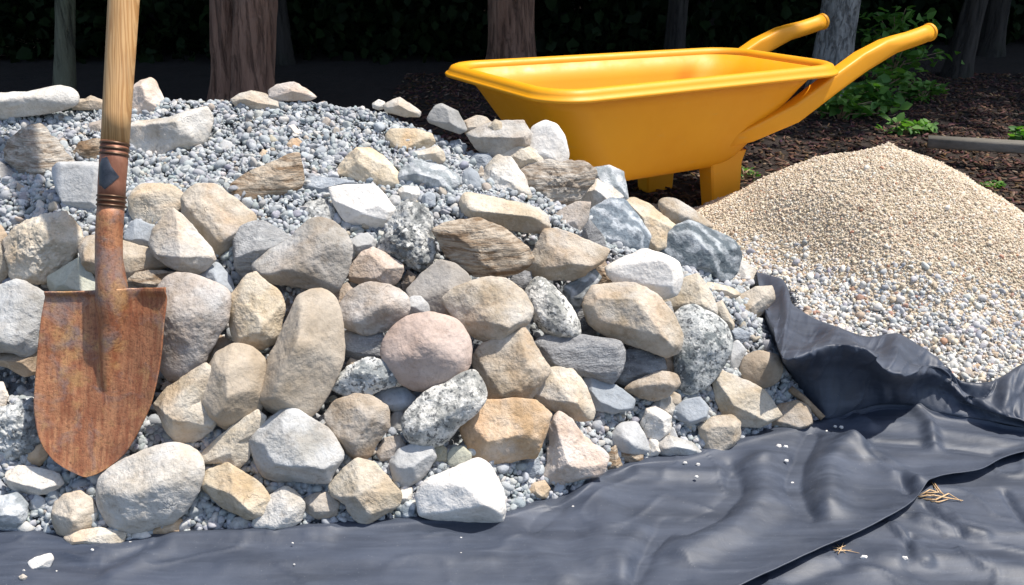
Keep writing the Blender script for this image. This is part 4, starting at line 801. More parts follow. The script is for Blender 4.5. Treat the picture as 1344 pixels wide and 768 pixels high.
# ------------------------------------------------------------------ the spade
LEAN = math.radians(21)
tip, _d = hit(pile_z, 118, 622); tip = CO + (tip - CO) * (1 - 0.012 / np.linalg.norm(tip - CO))
EA = np.array([1.0, 0, 0]); EB = np.array([0, math.sin(LEAN), math.cos(LEAN)]); EC = np.array([0, -math.cos(LEAN), math.sin(LEAN)])
def sp(px, py, c=0.0):
    w = at_plane(px, py, tip + EC * c, EC) - tip; return np.array([w @ EA, w @ EB])
def spw(a, b, c=0.0): return a * EA + b * EB + c * EC                # relative to the tip
PXM = np.linalg.norm(at_plane(160, 400, tip, EC) - at_plane(159, 400, tip, EC))
def rust_mat():
    m, n, b = mat('rusty_steel'); q = N(n); v = q.coord('Object'); vs = q.coord('Object', scale=(9, 1.2, 1.2))
    st = q.noise(vs, 14, 6, 0.65); bl = q.noise(v, 17, 5, 0.62, 0.6); fi = q.noise(v, 240, 4, 0.7)
    c = q.mix(q.ramp(st, [(0.38, 0), (0.62, 1)]), (0.33, 0.115, 0.052), (0.52, 0.24, 0.115))
    c = q.mix(q.math('MULTIPLY', q.ramp(bl, [(0.50, 0), (0.64, 1)]), 0.75), c, (0.27, 0.21, 0.19))
    c = q.mix(q.math('MULTIPLY', q.ramp(q.noise(v, 26, 5, 0.7), [(0.52, 0), (0.66, 1)]), 0.65), c, (0.58, 0.33, 0.13))
    c = q.mix(q.math('MULTIPLY', q.ramp(q.noise(vs, 40, 5, 0.7), [(0.55, 0), (0.7, 1)]), 0.5), c, (0.10, 0.05, 0.035))
    c = q.mix(q.ramp(fi, [(0.33, 0.55), (0.5, 0)]), c, (0.10, 0.040, 0.022))
    q.put(b.inputs['Base Color'], c); b.inputs['Metallic'].default_value = 0.25
    q.put(b.inputs['Roughness'], q.ramp(bl, [(0.35, 0.62), (0.65, 0.42)]))
    q.put(b.inputs['Normal'], q.bump(q.math('ADD', fi, q.math('MULTIPLY', bl, 1.3)), 0.5, 0.0022)); return m
M_RUST = rust_mat()
def wood_mat():
    m, n, b = mat('handle_wood'); q = N(n)
    v = q.coord('Object', scale=(1, 0.055, 0.055), rot=(0, 0, 0))
    w = q.new('ShaderNodeTexWave', wave_type='BANDS', bands_direction='X'); q.put(w.inputs['Vector'], v)
    w.inputs['Scale'].default_value = 95; w.inputs['Distortion'].default_value = 14; w.inputs['Detail'].default_value = 2.5; w.inputs['Detail Scale'].default_value = 1.1
    g = q.noise(q.coord('Object', scale=(1, 0.03, 0.03)), 520, 4, 0.7)
    c = q.mix(q.ramp(w.outputs[0], [(0.1, 0), (0.75, 1)]), (0.50, 0.26, 0.095), (0.68, 0.41, 0.18))
    c = q.mix(q.ramp(g, [(0.35, 0.5), (0.55, 0)]), c, (0.30, 0.16, 0.065))
    c = q.mix(q.ramp(q.noise(q.coord('Object'), 9, 4, 0.6), [(0.5, 0), (0.75, 0.35)]), c, (0.50, 0.33, 0.19))
    q.put(b.inputs['Base Color'], c); b.inputs['Roughness'].default_value = 0.55; b.inputs['Specular IOR Level'].default_value = 0.35
    q.put(b.inputs['Normal'], q.bump(g, 0.25, 0.001)); return m
M_WOOD = wood_mat()
M_FER = simple_mat('ferrule_paint', (0.20, 0.075, 0.042), (0.34, 0.155, 0.095), 45, 0.48, 0.35, 0.0015, stretch=(1, 1, 0.4), metal=0.25)
M_RING = simple_mat('ring_bronze', (0.070, 0.040, 0.025), (0.15, 0.085, 0.050), 60, 0.38, 0.2, 0.001, metal=0.5)
M_BAD = simple_mat('badge_dark', (0.030, 0.035, 0.045), (0.085, 0.09, 0.105), 50, 0.40, 0.25, 0.001, metal=0.5)
spade = empty('spade', tuple(tip))
tag(spade, 'old round point spade with rusty blade and wooden handle leaning on the stones', 'spade')
Lp = [(60,383),(57,396),(53,425),(49,460),(46.5,495),(45,525),(46,550),(52,577),(62,596),(74,608),(90,618),(104,624),(113,626)]
Rp = [(219,377),(218,396),(215,425),(212,460),(207,495),(200,525),(190,550),(176,577),(163,596),(150,608),(136,618),(124,624),(113,626)]
ce = np.r_[np.full(7, .019), .018, .018, .017, .016, .016, .016]; Lq = np.array([sp(*p, c) for p, c in zip(Lp, ce)]); Rq = np.array([sp(*p, c) for p, c in zip(Rp, ce)]); ts = np.linspace(0, 1, len(Lp)) ; ts = np.r_[0, np.cumsum(np.hypot(*np.diff(Lq, axis=0).T) + np.hypot(*np.diff(Rq, axis=0).T))]
nr, nc = 150, 110; tt = np.linspace(0, ts[-1], nr); LL = smooth_interp(ts, Lq, tt); RR = smooth_interp(ts, Rq, tt)
ss = np.linspace(0, 1, nc)
G = LL[:, None] * (1 - ss)[None, :, None] + RR[:, None] * ss[None, :, None]
A_, B_ = G[..., 0], G[..., 1]
hw = np.maximum((RR - LL)[:, 0] / 2, 1e-4)[:, None]; mid = ((RR + LL)[:, 0] / 2)[:, None]; s_ = (A_ - mid) / 0.095
top_b = Lq[0, 1]; dn_ = np.clip((top_b - B_) / top_b, 0, 1)
ca = np.interp(dn_.ravel(), [0, 0.5], [sp(148, 385, .02)[0], sp(136, 505, .01)[0]]).reshape(dn_.shape)
rw = np.interp(dn_.ravel(), [0, 0.15, 0.53], [0.0205, 0.017, 0.004]).reshape(dn_.shape)
Cz = 0.022 * np.abs(s_)**2.2 + 0.016 * dn_**3 + 0.031 * np.clip(1 - dn_ / 0.55, 0, 1)**0.8 * np.exp(-np.abs((A_ - ca) / rw)**3)
Cz += 0.006 * np.exp(-(dn_ / 0.018)**2) * np.clip(np.abs(A_ - ca) / 0.03 - 0.6, 0, 1)      # the tread turned over at the top
Cz += 0.0008 * fbm(np.stack([A_ * 40, B_ * 40, 0 * A_], -1), 70, 3)
B_ = B_ + 0.0006 * fbm(np.stack([A_ * 60, B_ * 60 + 9, 0 * A_], -1), 72, 3)
V = A_[..., None] * EA + B_[..., None] * EB + Cz[..., None] * EC
me = grid_mesh('blade', V[::-1]); o = link('blade', me, M_RUST, spade); s2 = o.modifiers.new('solid', 'SOLIDIFY'); s2.thickness = 0.0022; s2.offset = 0
def cl(pts, cs): return [spw(*sp(px, py, c), c) for (px, py), c in zip(pts, cs)]
V, Fc = tube(cl([(141,500),(143,470),(146,430),(148,395),(146,370),(143,340),(143,310),(144.5,285),(146,268)], [0.004,0.006,0.009,0.012,0.014,0.016,0.017,0.018,0.018]), [k * PXM for k in (2, 7, 12, 21, 19, 16.8, 16.6, 16.6, 16.6)], 40)
link('socket', mesh_py('socket', V, Fc), M_RUST, spade)
V, Fc = tube(cl([(146,269.5),(147,240),(149,215),(151,186)], [0.018] * 4), [k * PXM for k in (16.8, 17, 17.2, 17.2)], 48)
link('ferrule', mesh_py('ferrule', V, Fc), M_FER, spade)
def ring(py, r, w):
    cx = 146 + (269 - py) / 83 * 5; a = np.array(cl([(cx, py)], [0.018])[0]); ax = np.array(cl([(cx + .06 * w, py - w)], [0.018])[0]) - a
    path = [a - ax, a - ax * .6, a, a + ax * .6, a + ax]; V, Fc = tube(path, [r * .93 * PXM, r * 1.0 * PXM, r * 1.03 * PXM, r * PXM, r * .93 * PXM], 48)
    return link('ring', mesh_py('ring', V, Fc), M_RING, spade)
for py, w in ((189, 2.2), (196, 2.4), (203, 2.2), (258, 1.8), (264, 2.2), (270, 1.8)): ring(py, 18.0, w)
# dark diamond shaped badge wrapped on the ferrule
bp = [(149,206),(154,219),(161.5,232),(155,240),(146,249),(137,243),(134.5,230),(136,216),(141,208)]
c0 = np.array([147.0, 227.0]); V = []; nb = len(bp)
def on_fer(px, py, lift):
    cx = 146 + (269 - py) / 83 * 5; k = np.clip((px - cx) / 17.0, -.97, .97); a_, b_ = sp(px, py, .034); a_ = sp(cx, py, .018)[0] + k * 17.1 * PXM
    return spw(a_, b_, 0.018 + (17.1 * math.sqrt(1 - k * k)) * PXM + lift)
rings_ = 6
for i in range(rings_ + 1):
    for p_ in bp:
        q = c0 + (np.array(p_) - c0) * (i / rings_) if i else c0; V.append(on_fer(*q, 0.0016 if i < rings_ else 0.0008))
Fc = [(i * nb + k, (i + 1) * nb + k, (i + 1) * nb + (k + 1) % nb, i * nb + (k + 1) % nb) for i in range(1, rings_) for k in range(nb)] + [(0, nb + k, nb + (k + 1) % nb) for k in range(nb)]
bm = bmesh.new(); bm.from_mesh(mesh_py('b', V, Fc)); bmesh.ops.recalc_face_normals(bm, faces=bm.faces); me = bpy.data.meshes.new('badge'); bm.to_mesh(me); bm.free()
link('badge', me, M_BAD, spade)
h0, h1 = sp(151, 187, .018), sp(162.5, 0, .018); dh = (h1 - h0) / np.linalg.norm(h1 - h0)
def hp(s): return spw(*(h0 + dh * s), 0.018)
Lh = 1.02
V, Fc = tube([hp(s) for s in np.linspace(0, Lh, 26)] + [hp(Lh + .008), hp(Lh + .014)], [(17.2 + 2.0 * min(s / .24, 1)) * PXM * (1 if s < .6 else 1 - .12 * (s - .6)) for s in np.linspace(0, Lh, 26)] + [0.018, 0.010], 48)
link('handle', mesh_py('handle', V, Fc), M_WOOD, spade)

# ------------------------------------------------------------------ the wheelbarrow
ZR = 0.46
A0 = at_z(727, 125, ZR); B0 = at_z(1114, 86, ZR)
eu = (B0 - A0) / np.linalg.norm(B0 - A0); ev = np.array([-eu[1], eu[0], 0]); LEN = np.linalg.norm(B0 - A0)
def loc(px, py): d = at_z(px, py, ZR) - A0; return d @ eu, d @ ev
WF = loc(568, 85)[1]; WR = loc(955, 63)[1]
print('barrow', LEN, WF, WR, loc(585, 84), loc(955, 63), A0)
bar = empty('wheelbarrow', tuple(A0 + np.array([0, 0, -ZR + 0.055])), math.atan2(eu[1], eu[0]))
tag(bar, 'yellow plastic wheelbarrow with two handles parked behind the stone heap', 'wheelbarrow')
ZB = ZR - 0.055                                           # rim height above the empty
def plastic():
    m, n, b = mat('yellow_plastic'); q = N(n); v = q.coord('Object'); f = q.noise(v, 5, 5, 0.6)
    c = q.mix(q.ramp(f, [(0.4, 0), (0.7, 0.5)]), (0.86, 0.365, 0.008), (0.78, 0.31, 0.008))
    c = q.mix(q.ramp(q.noise(q.coord('Object', scale=(1, 1, 3)), 14, 6, 0.75), [(0.60, 0), (0.75, 0.22)]), c, (0.55, 0.40, 0.20))
    q.put(b.inputs['Base Color'], c); q.put(b.inputs['Roughness'], q.ramp(q.noise(v, 20, 4, 0.6), [(0.3, 0.42), (0.7, 0.58)]))
    b.inputs['Specular IOR Level'].default_value = 0.45; b.inputs['Subsurface Weight'].default_value = 0.0
    q.put(b.inputs['Normal'], q.bump(q.noise(v, 420, 2, 0.5), 0.10, 0.0008)); return m
M_YEL = plastic()
def rring(u0, u1, v0, v1a, v1b, r, z, nc_=14, ne=10):
    """rounded rectangle, width tapering from v1a at the front (u0) to v1b at the rear"""
    w = lambda u: v1a + (v1b - v1a) * np.clip(u / LEN, 0, 1)
    vc = lambda u: (WF + (WR - WF) * np.clip(u / LEN, 0, 1)) / 2
    cs = [(u0 + r, 'lo', math.pi), (u1 - r, 'lo', 1.5 * math.pi), (u1 - r, 'hi', 0), (u0 + r, 'hi', .5 * math.pi)]
    out = []
    for u_c, side, a0 in cs:
        for k in range(nc_ + 1):
            a = a0 + k / nc_ * math.pi / 2; u_ = u_c + r * math.cos(a)
            hv = (w(u_) - v0)                              # v0 = inset
            lo, hi = v0 + (0), w(u_)
            v_ = (lo + r if side == 'lo' else hi - r) + r * math.sin(a)
            out.append((u_, v_, z))
    # subdivide the straight runs
    res = []; m = len(out)
    for i in range(m):
        p, q = np.array(out[i]), np.array(out[(i + 1) % m]); res.append(p)
        if i % (nc_ + 1) == nc_:
            for k in range(1, ne): res.append(p + (q - p) * k / ne)
    return np.array(res)
def rim(off, dz, ins=0.0): return rring(-off, LEN + off, -off + 0, WF + off, WR + off, 0.105 + off * .8, ZB + dz)
def body(f, dz): return rring(0.03 + 0.155 * f, LEN - 0.035 - 0.20 * f, 0.03 + 0.085 * f, WF - 0.03 - 0.085 * f, WR - 0.03 - 0.085 * f, 0.09 + 0.02 * f, ZB + dz)
outer = [body(-0.02, -0.0120), body(.2, -0.0623), body(.4, -0.1149), body(.6, -0.1652), body(.8, -0.2155), body(.92, -0.2442), body(1.0, -0.2585), body(1.12, -0.2705), body(1.3, -0.2765), body(1.55, -0.2789)]
inner = [body(0.03, -0.0120), body(.23, -0.0623), body(.43, -0.1149), body(.62, -0.1628), body(.82, -0.2083), body(.94, -0.2346), body(1.02, -0.2465), body(1.14, -0.2562), body(1.32, -0.2609), body(1.6, -0.2633)]
def loft(rings, close_last=True, flip=False):
    n_ = len(rings[0]); V = np.concatenate(rings); Fc = []
    for i in range(len(rings) - 1):
        for k in range(n_):
            k2 = (k + 1) % n_; f = (i * n_ + k, i * n_ + k2, (i + 1) * n_ + k2, (i + 1) * n_ + k); Fc.append(f[::-1] if flip else f)
    if close_last: Fc.append(tuple((len(rings) - 1) * n_ + k for k in range(n_))[::(1 if not flip else -1)])
    return V, Fc
prof = [(-.030, -.010), (-.026, -.001), (-.018, .005), (-.008, .006), (.002, .002), (.007, -.006), (.009, -.013), (.015, -.015), (.018, -.019), (.016, -.024), (.006, -.026), (-.012, -.024), (-.028, -.020)]
V1, F1 = loft(outer[::-1][::-1]); V2, F2 = loft(inner)
V = list(V1) + list(V2); off_ = len(V1); nn = len(outer[0])
Fc = [tuple(f) for f in F1] + [tuple(i + off_ for i in f) for f in F2] + [(k, (k + 1) % nn, off_ + (k + 1) % nn, off_ + k) for k in range(nn)]
def clean(name, V, Fc):
    me = mesh_py(name, V, Fc); bm = bmesh.new(); bm.from_mesh(me); bmesh.ops.remove_doubles(bm, verts=bm.verts, dist=1e-6); bmesh.ops.recalc_face_normals(bm, faces=bm.faces); bm.to_mesh(me); bm.free(); return me
tray = link('tray', clean('tray', V, Fc), M_YEL, bar)
V, Fc = loft([rim(a, b) for a, b in prof], False); nr_ = len(prof); n_ = len(rim(0, 0))
Fc += [((nr_ - 1) * n_ + k, (nr_ - 1) * n_ + (k + 1) % n_, (k + 1) % n_, k) for k in range(n_)]
link('rim', clean('rim', V, Fc), M_YEL, tray)
# handles: along each side of the tray, rising past its rear rim
def side_pt(px, py, v):                                    # pixel on the vertical plane at v, in the wheelbarrow's own axes
    w = at_plane(px, py, A0 + ev * v, ev) - A0; return np.array([w @ eu, v, w[2] + ZB])
hpts = [side_pt(*p, 0.0) for p in [(985,200),(1012,183),(1060,152),(1112,112),(1150,84),(1180,67),(1194,61),(1212,55.5),(1230,49),(1240,45)]]
rr_ = [0.010, 0.024, 0.030, 0.029, 0.029, 0.0285, 0.027, 0.0255, 0.0255, 0.0255]
def handle(v, mirror):
    c_ = [np.array([p[0], v + (1 if v < .2 else -1) * (.055 if i == 0 else .03 if i == 1 else 0), p[2]]) for i, p in enumerate(hpts)]
    seg = 36; V = []; F_ = []
    for i, p in enumerate(c_):
        t = c_[min(i + 1, len(c_) - 1)] - c_[max(i - 1, 0)]; t /= np.linalg.norm(t); b = np.array([-t[2], 0, t[0]])
        e = 0.34 if i < 5 else (0.55 if i < 6 else 1.0); ra = (0.008, .017, .021, .023, .024, .024)[i] if i < 6 else rr_[i]
        for k in range(seg):
            th = 2 * math.pi * k / seg; cc, s3 = math.cos(th), math.sin(th); cc = math.copysign(abs(cc)**e, cc); s3 = math.copysign(abs(s3)**e, s3)
            V.append(p + np.array([0, 1, 0]) * ra * cc + b * rr_[i] * s3)
    n1 = len(c_)
    F_ = [(i * seg + k, i * seg + (k + 1) % seg, (i + 1) * seg + (k + 1) % seg, (i + 1) * seg + k) for i in range(n1 - 1) for k in range(seg)] + [tuple(range(seg)), tuple((n1 - 1) * seg + k for k in range(seg))]
    h_ = link('handle', clean('handle', V, F_), M_YEL, bar)
    e0, e1 = c_[-1], c_[-1] + (c_[-1] - c_[-2]) / np.linalg.norm(c_[-1] - c_[-2]) * .010
    V, F_ = tube([e0 - (e1 - e0) * .5, e0, (e0 + e1) / 2, e1, e1 + (e1 - e0) * .25], [.0265, .0275, .0275, .024, .015], 36)
    link('end_cap', mesh_py('end_cap', V, F_), M_YEL, h_)
handle(0.055, False); handle(WF * 0.35 + WR * 0.65 - 0.055, True)
# legs: tapered box section
def leg(u, v, lean_v):
    prof_ = []
    for f, zz in ((0, ZB - .235), (.12, ZB - .27), (1, -0.02)):
        wu = 0.060 - 0.010 * f; wv = 0.030 - 0.004 * f; cu, cv = u + 0.012 * f, v + lean_v * f
        prof_.append([np.array([cu + a_ * wu, cv + b_ * wv, zz]) for a_, b_ in ((-.9, -1), (.9, -1), (1, -.85), (1, .85), (.9, 1), (-.9, 1), (-1, .85), (-1, -.85))])
    prof_ = [np.array(p) for p in prof_]; prof_[0][:, 0] = u + (prof_[0][:, 0] - u) * 1.25; V, F_ = loft(prof_, True)
    F_.append(tuple(range(8))[::-1]); me = clean('leg', V, F_); o = link('leg', me, M_YEL, bar, smooth=False); return o
LU = (side_pt(946, 268, 0.13)[0]); print('leg u', LU, side_pt(946, 275, 0.13))
leg(LU, 0.150, -0.01); leg(LU - 0.02, WF - 0.19, 0.01)
# wheel and its fork under the nose, hidden by the heap from here
M_TYR = simple_mat('tyre_rubber', (0.018, 0.018, 0.019), (0.03, 0.03, 0.03), 60, 0.8)
def disc_ring(r0, r1, w, seg=48):
    V, F_ = [], []; pr = [(r0, -w * .6), (r1 * .96, -w), (r1, -w * .5), (r1, w * .5), (r1 * .96, w), (r0, w * .6)]
    for k in range(seg):
        a = 2 * math.pi * k / seg
        for rr0, y in pr: V.append((rr0 * math.cos(a), y, rr0 * math.sin(a)))
    m_ = len(pr); F_ = [(k * m_ + j, k * m_ + (j + 1) % m_, ((k + 1) % seg) * m_ + (j + 1) % m_, ((k + 1) % seg) * m_ + j) for k in range(seg) for j in range(m_)]
    return V, F_
wu, wv, wz = 0.16, WF / 2, 0.062
sh = lambda V: [(x + wu, y + wv, z + wz) for x, y, z in V]
wheel = link('wheel', clean('wheel', sh(disc_ring(0.008, 0.045, 0.02)[0]), disc_ring(0.008, 0.045, 0.02)[1]), M_YEL, bar)
link('tyre', clean('tyre', sh(disc_ring(0.044, 0.070, 0.024)[0]), disc_ring(0.044, 0.070, 0.024)[1]), M_TYR, wheel)
V, F_ = tube([(wu, wv - .075, wz), (wu, wv + .075, wz)], [.007, .007], 16); link('axle', mesh_py('axle', V, F_), M_BAD, bar)
for s3 in (-1, 1):
    V, F_ = tube([(wu, wv + s3 * .06, wz - .01), (wu + .01, wv + s3 * .06, ZB - .23), (wu + .22, wv + s3 * .08, ZB - .26)], [.012, .014, .012], 12, squash=4); link('fork', mesh_py('fork', V, F_), M_YEL, bar)

# ------------------------------------------------------------------ sticks and straw
M_STICK = simple_mat('dry_stick', (0.24, 0.16, 0.10), (0.42, 0.31, 0.20), 90, 0.85, 0.5, 0.002)
M_STRAW = simple_mat('straw', (0.50, 0.30, 0.14), (0.75, 0.55, 0.33), 120, 0.8, 0.3, 0.001)
p0, _ = hit(pile_z, 1036, 518); p1 = at_z(1080, 549, 0.02); p0 = p0 + np.array([0, 0, 0.012])
V, Fc = tube([p0, p0 * .6 + p1 * .4 + np.array([0, 0, .003]), p1], [0.0065, 0.0062, 0.0055], 14)
tag(link('stick', mesh_py('stick', V, Fc), M_STICK), 'short brown stick lying at the foot of the bank, right end of the heap', 'stick')
def straw(name, label, strands, r0):
    V, Fc = [], []
    for s0 in strands:
        pts = []
        for k, (px, py, dz) in enumerate(s0):
            w = at_z(px, py, 0.004); pts.append(at_z(px, py, max(lower_z(*w[:2]), -.01) + 0.003 + dz))
        v, f = tube(pts, [r0] * (len(pts) - 1) + [r0 * .4], 6); Fc += [tuple(i + len(V) for i in q) for q in f]; V += list(v)
    return tag(link(name, mesh_py(name, V, Fc), M_STRAW), label, 'straw')
straw('straw_tuft', 'larger tuft of dry straw poking out from under the wavy hem',
      [[(1205,652,.0),(1225,650,.003),(1240,653,.002),(1264,657,0)], [(1207,655,0),(1228,656,.002),(1245,648,.001),(1262,658,0)], [(1210,648,0),(1232,646,.004),(1222,633,.002),(1228,640,0)],
       [(1208,650,0),(1220,643,.003),(1238,648,0)], [(1212,657,0),(1232,659,.001),(1245,655,0)], [(1206,653,.002),(1217,650,.004),(1230,652,0)], [(1226,634,.0),(1234,645,.004),(1240,651,0)]], 0.0012)
straw('straw_tuft', 'small tuft of frayed straw at the hem, lower left of the larger one',
      [[(1093,718,0),(1102,720,.003),(1111,727,0)], [(1096,724,0),(1103,719,.002),(1110,716,0)], [(1100,727,0),(1104,720,.003),(1107,712,0)], [(1094,722,0),(1104,723,.002),(1118,722,0)], [(1098,714,0),(1104,721,.001),(1128,726,0)]], 0.0006)
# ------------------------------------------------------------------ the wood behind
def bark_mat(name, c1, c2, c3, sc=14, stretch=0.16):
    m, n, b = mat(name); q = N(n); v = q.coord('Object', scale=(1, 1, stretch))
    f = q.noise(v, sc, 7, 0.72); g = q.noise(q.coord('Object', scale=(1, 1, stretch * .6)), sc * 2.6, 5, 0.7, 0.6)
    c = q.mix(q.ramp(f, [(0.35, 0), (0.62, 1)]), c1, c2); c = q.mix(q.ramp(g, [(0.36, 0.75), (0.48, 0)]), c, q.mix(1, c1, (.4, .4, .4), 'MULTIPLY'))
    c = q.mix(q.ramp(q.noise(q.coord('Object'), 5, 5, 0.7), [(0.5, 0), (0.68, 0.6)]), c, c3)
    q.put(b.inputs['Base Color'], c); b.inputs['Roughness'].default_value = 0.95
    q.put(b.inputs['Normal'], q.bump(q.math('ADD', f, q.math('MULTIPLY', q.ramp(g, [(0.35, 0), (0.5, 1)]), 0.6)), 0.9, 0.02)); return m
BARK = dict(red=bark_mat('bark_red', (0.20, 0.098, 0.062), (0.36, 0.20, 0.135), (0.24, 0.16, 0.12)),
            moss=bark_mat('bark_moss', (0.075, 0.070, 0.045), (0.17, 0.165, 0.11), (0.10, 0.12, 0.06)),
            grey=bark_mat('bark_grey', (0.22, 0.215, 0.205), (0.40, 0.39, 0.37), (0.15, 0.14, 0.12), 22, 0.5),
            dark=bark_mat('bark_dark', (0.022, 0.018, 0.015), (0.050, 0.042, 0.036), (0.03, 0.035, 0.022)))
def leaf_mat(name, c1, c2, tr=0.35):
    m, n, b = mat(name); q = N(n); a = q.new('ShaderNodeAttribute', attribute_name='tint'); 
    c = q.mix(a.outputs['Fac'], c1, c2); q.put(b.inputs['Base Color'], c); b.inputs['Roughness'].default_value = 0.6; b.inputs['Specular IOR Level'].default_value = 0.1 if c1[1] < .03 else 0.4
    t = q.new('ShaderNodeBsdfTranslucent'); q.put(t.inputs[0], q.mix(1, c, (1.2, 1.5, 0.5), 'MULTIPLY')); mx = q.new('ShaderNodeMixShader'); mx.inputs[0].default_value = tr
    out = n.nodes['Material Output']; n.links.new(b.outputs[0], mx.inputs[1]); n.links.new(t.outputs[0], mx.inputs[2]); n.links.new(mx.outputs[0], out.inputs[0]); return m
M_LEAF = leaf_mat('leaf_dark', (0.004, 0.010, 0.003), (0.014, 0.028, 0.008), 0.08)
M_LEAFB = leaf_mat('leaf_green', (0.055, 0.16, 0.032), (0.15, 0.29, 0.060), 0.35)
def leaves_mesh(name, P, size, r, flat=0.5, aspect=0.55):
    """one folded pointed leaf of four faces per point"""
    n = len(P); L0 = np.array([[0, 0, 0], [.35, -.5, .10], [.35, 0, -.03], [.35, .5, .10], [1, 0, -.12], [.75, -.32, .04], [.75, .32, .04], [.75, 0, -.06]]); L0[:, 1] *= aspect
    F0 = np.array([[0, 1, 2, 2], [0, 2, 3, 3]]); F0 = np.array([[1, 5, 7, 2], [2, 7, 6, 3]]); T0 = np.array([[0, 1, 2], [0, 2, 3], [5, 4, 7], [7, 4, 6], [1, 5, 7], [1, 7, 2], [2, 7, 6], [2, 6, 3]])
    a = r.uniform(0, 6.283, n); ti = r.normal(0, flat, n); ro = r.normal(0, flat, n)
    V = L0[None] * size[:, None, None]
    y, z = V[..., 1] * np.cos(ro)[:, None] - V[..., 2] * np.sin(ro)[:, None], V[..., 1] * np.sin(ro)[:, None] + V[..., 2] * np.cos(ro)[:, None]
    x, z = V[..., 0] * np.cos(ti)[:, None] + z * np.sin(ti)[:, None], -V[..., 0] * np.sin(ti)[:, None] + z * np.cos(ti)[:, None]
    x, y = x * np.cos(a)[:, None] - y * np.sin(a)[:, None], x * np.sin(a)[:, None] + y * np.cos(a)[:, None]
    V = np.stack([x, y, z], -1) + P[:, None]
    me = mesh_np(name, V.reshape(-1, 3), (T0[None] + (np.arange(n) * 8)[:, None, None]).reshape(-1, 3))
    at = me.attributes.new('tint', 'FLOAT', 'POINT'); at.data.foreach_set('value', np.repeat(r.uniform(0, 1, n), 8).astype(np.float32)); return me
r = np.random.default_rng(77)
def crown_mesh(rad, hgt, n, r):
    k = 46; cc = r.normal(size=(k, 3)); cc /= np.linalg.norm(cc, axis=1)[:, None]; cc *= r.uniform(.3, 1, (k, 1))**.5 * np.array([rad, rad, hgt])
    P = cc[r.integers(0, k, n)] + r.normal(0, rad * .22, (n, 3)) * np.array([1, 1, .55]); return leaves_mesh('crown', P, r.uniform(.10, .20, n), r, .6, .8)
CROWNS = [crown_mesh(1.7, 0.9, 4200, r) for _ in range(4)]
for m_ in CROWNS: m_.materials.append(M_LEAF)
NT = 0
def tree(px, y, wpx, kind, label, lean=0.0, group='trees at the edge of the wood', crown=True, z0=None, name='tree', cz=3.2, x=None, forks=0):
    global NT; NT += 1; rr = np.random.default_rng(100 + NT)
    if x is None:
        zg = 0.1; b = at_y(px, 384, y); x = b[0]
        p = np.array([x, y, zg]); q_ = to_px(p); 
        # x such that the trunk crosses the wanted column near the top of the photo's ground line
        x = at_y(px, 100, y)[0]
    else: zg = 0.1
    zg = float(ground_z(np.array([x]), np.array([y]))[0]); zc = (np.array([x, y, .4]) - CO) @ CF; rad = wpx / F_PX * zc / 2
    t = empty(name, (x, y, zg)); tag(t, label, 'tree', group)
    nz, na = 60, 40; zz = np.concatenate([np.linspace(-.05, 1.2, 36), np.linspace(1.3, cz + .9, 24)]); an = np.linspace(0, 2 * np.pi, na, endpoint=False)
    Z, A = np.meshgrid(zz, an, indexing='ij'); R_ = rad * (1 - 0.45 * np.clip(Z / (cz + 1), 0, 1)) * (1 + 0.35 * np.exp(-np.clip(Z, 0, 9) / .09))
    Pn = np.stack([np.cos(A) * 2.2, np.sin(A) * 2.2, Z * 1.4 / max(rad, .05) * .25], -1)
    R_ = R_ * (1 + 0.10 * fbm(Pn, 200 + NT, 3) + (0.07 * fbm(Pn * np.array([4, 4, .8]), 300 + NT, 2) if kind == 'red' else 0.02 * fbm(Pn * 4, 300 + NT, 2)))
    bend = 0.05 * rad * np.sin(Z * 2 + NT)
    V = np.stack([R_ * np.cos(A) + lean * Z + bend, R_ * np.sin(A), Z], -1); idx = np.arange(nz * na).reshape(nz, na)
    Fc = np.stack([idx[:-1], np.roll(idx, -1, 1)[:-1], np.roll(idx, -1, 1)[1:], idx[1:]], -1).reshape(-1, 4)
    link('trunk', mesh_np('trunk', V.reshape(-1, 3), Fc), BARK[kind], t)
    for k in range(4):                                     # limbs into the crown
        a = rr.uniform(0, 6.28); s = np.array([lean * (cz - .6), 0, cz - .9 + .2 * k]); e = s + np.array([math.cos(a) * 1.1, math.sin(a) * 1.1, .6])
        v, f = tube([s, (s + e) / 2 + np.array([0, 0, .1]), e], [rad * .4, rad * .28, rad * .1], 8); link('limb', mesh_py('limb', v, f), BARK[kind], t)
    c = bpy.data.objects.new('crown', CROWNS[NT % 4]); C.objects.link(c); c.parent = t; c.location = (lean * cz, 0.7 if y < 5.5 else 0, cz + rr.uniform(0, .4)); c.rotation_euler = (0, 0, rr.uniform(0, 6.28)); s = rr.uniform(.95, 1.2); c.scale = (s, s, s)
    return t
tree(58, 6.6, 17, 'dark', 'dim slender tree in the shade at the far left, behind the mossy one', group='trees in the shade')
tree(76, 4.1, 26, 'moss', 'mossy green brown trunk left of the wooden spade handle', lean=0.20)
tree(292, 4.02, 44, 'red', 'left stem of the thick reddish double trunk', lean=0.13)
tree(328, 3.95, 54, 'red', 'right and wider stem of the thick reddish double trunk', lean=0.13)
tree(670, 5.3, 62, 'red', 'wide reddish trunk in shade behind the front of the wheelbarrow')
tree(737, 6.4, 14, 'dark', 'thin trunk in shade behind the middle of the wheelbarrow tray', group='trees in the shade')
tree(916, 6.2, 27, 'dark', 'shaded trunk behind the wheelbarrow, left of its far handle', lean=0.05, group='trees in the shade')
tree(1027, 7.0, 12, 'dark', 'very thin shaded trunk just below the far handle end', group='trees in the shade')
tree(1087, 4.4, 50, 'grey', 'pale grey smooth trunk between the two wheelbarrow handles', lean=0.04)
tree(1254, 5.1, 30, 'dark', 'leaning dark trunk right of the near handle end', lean=0.10)
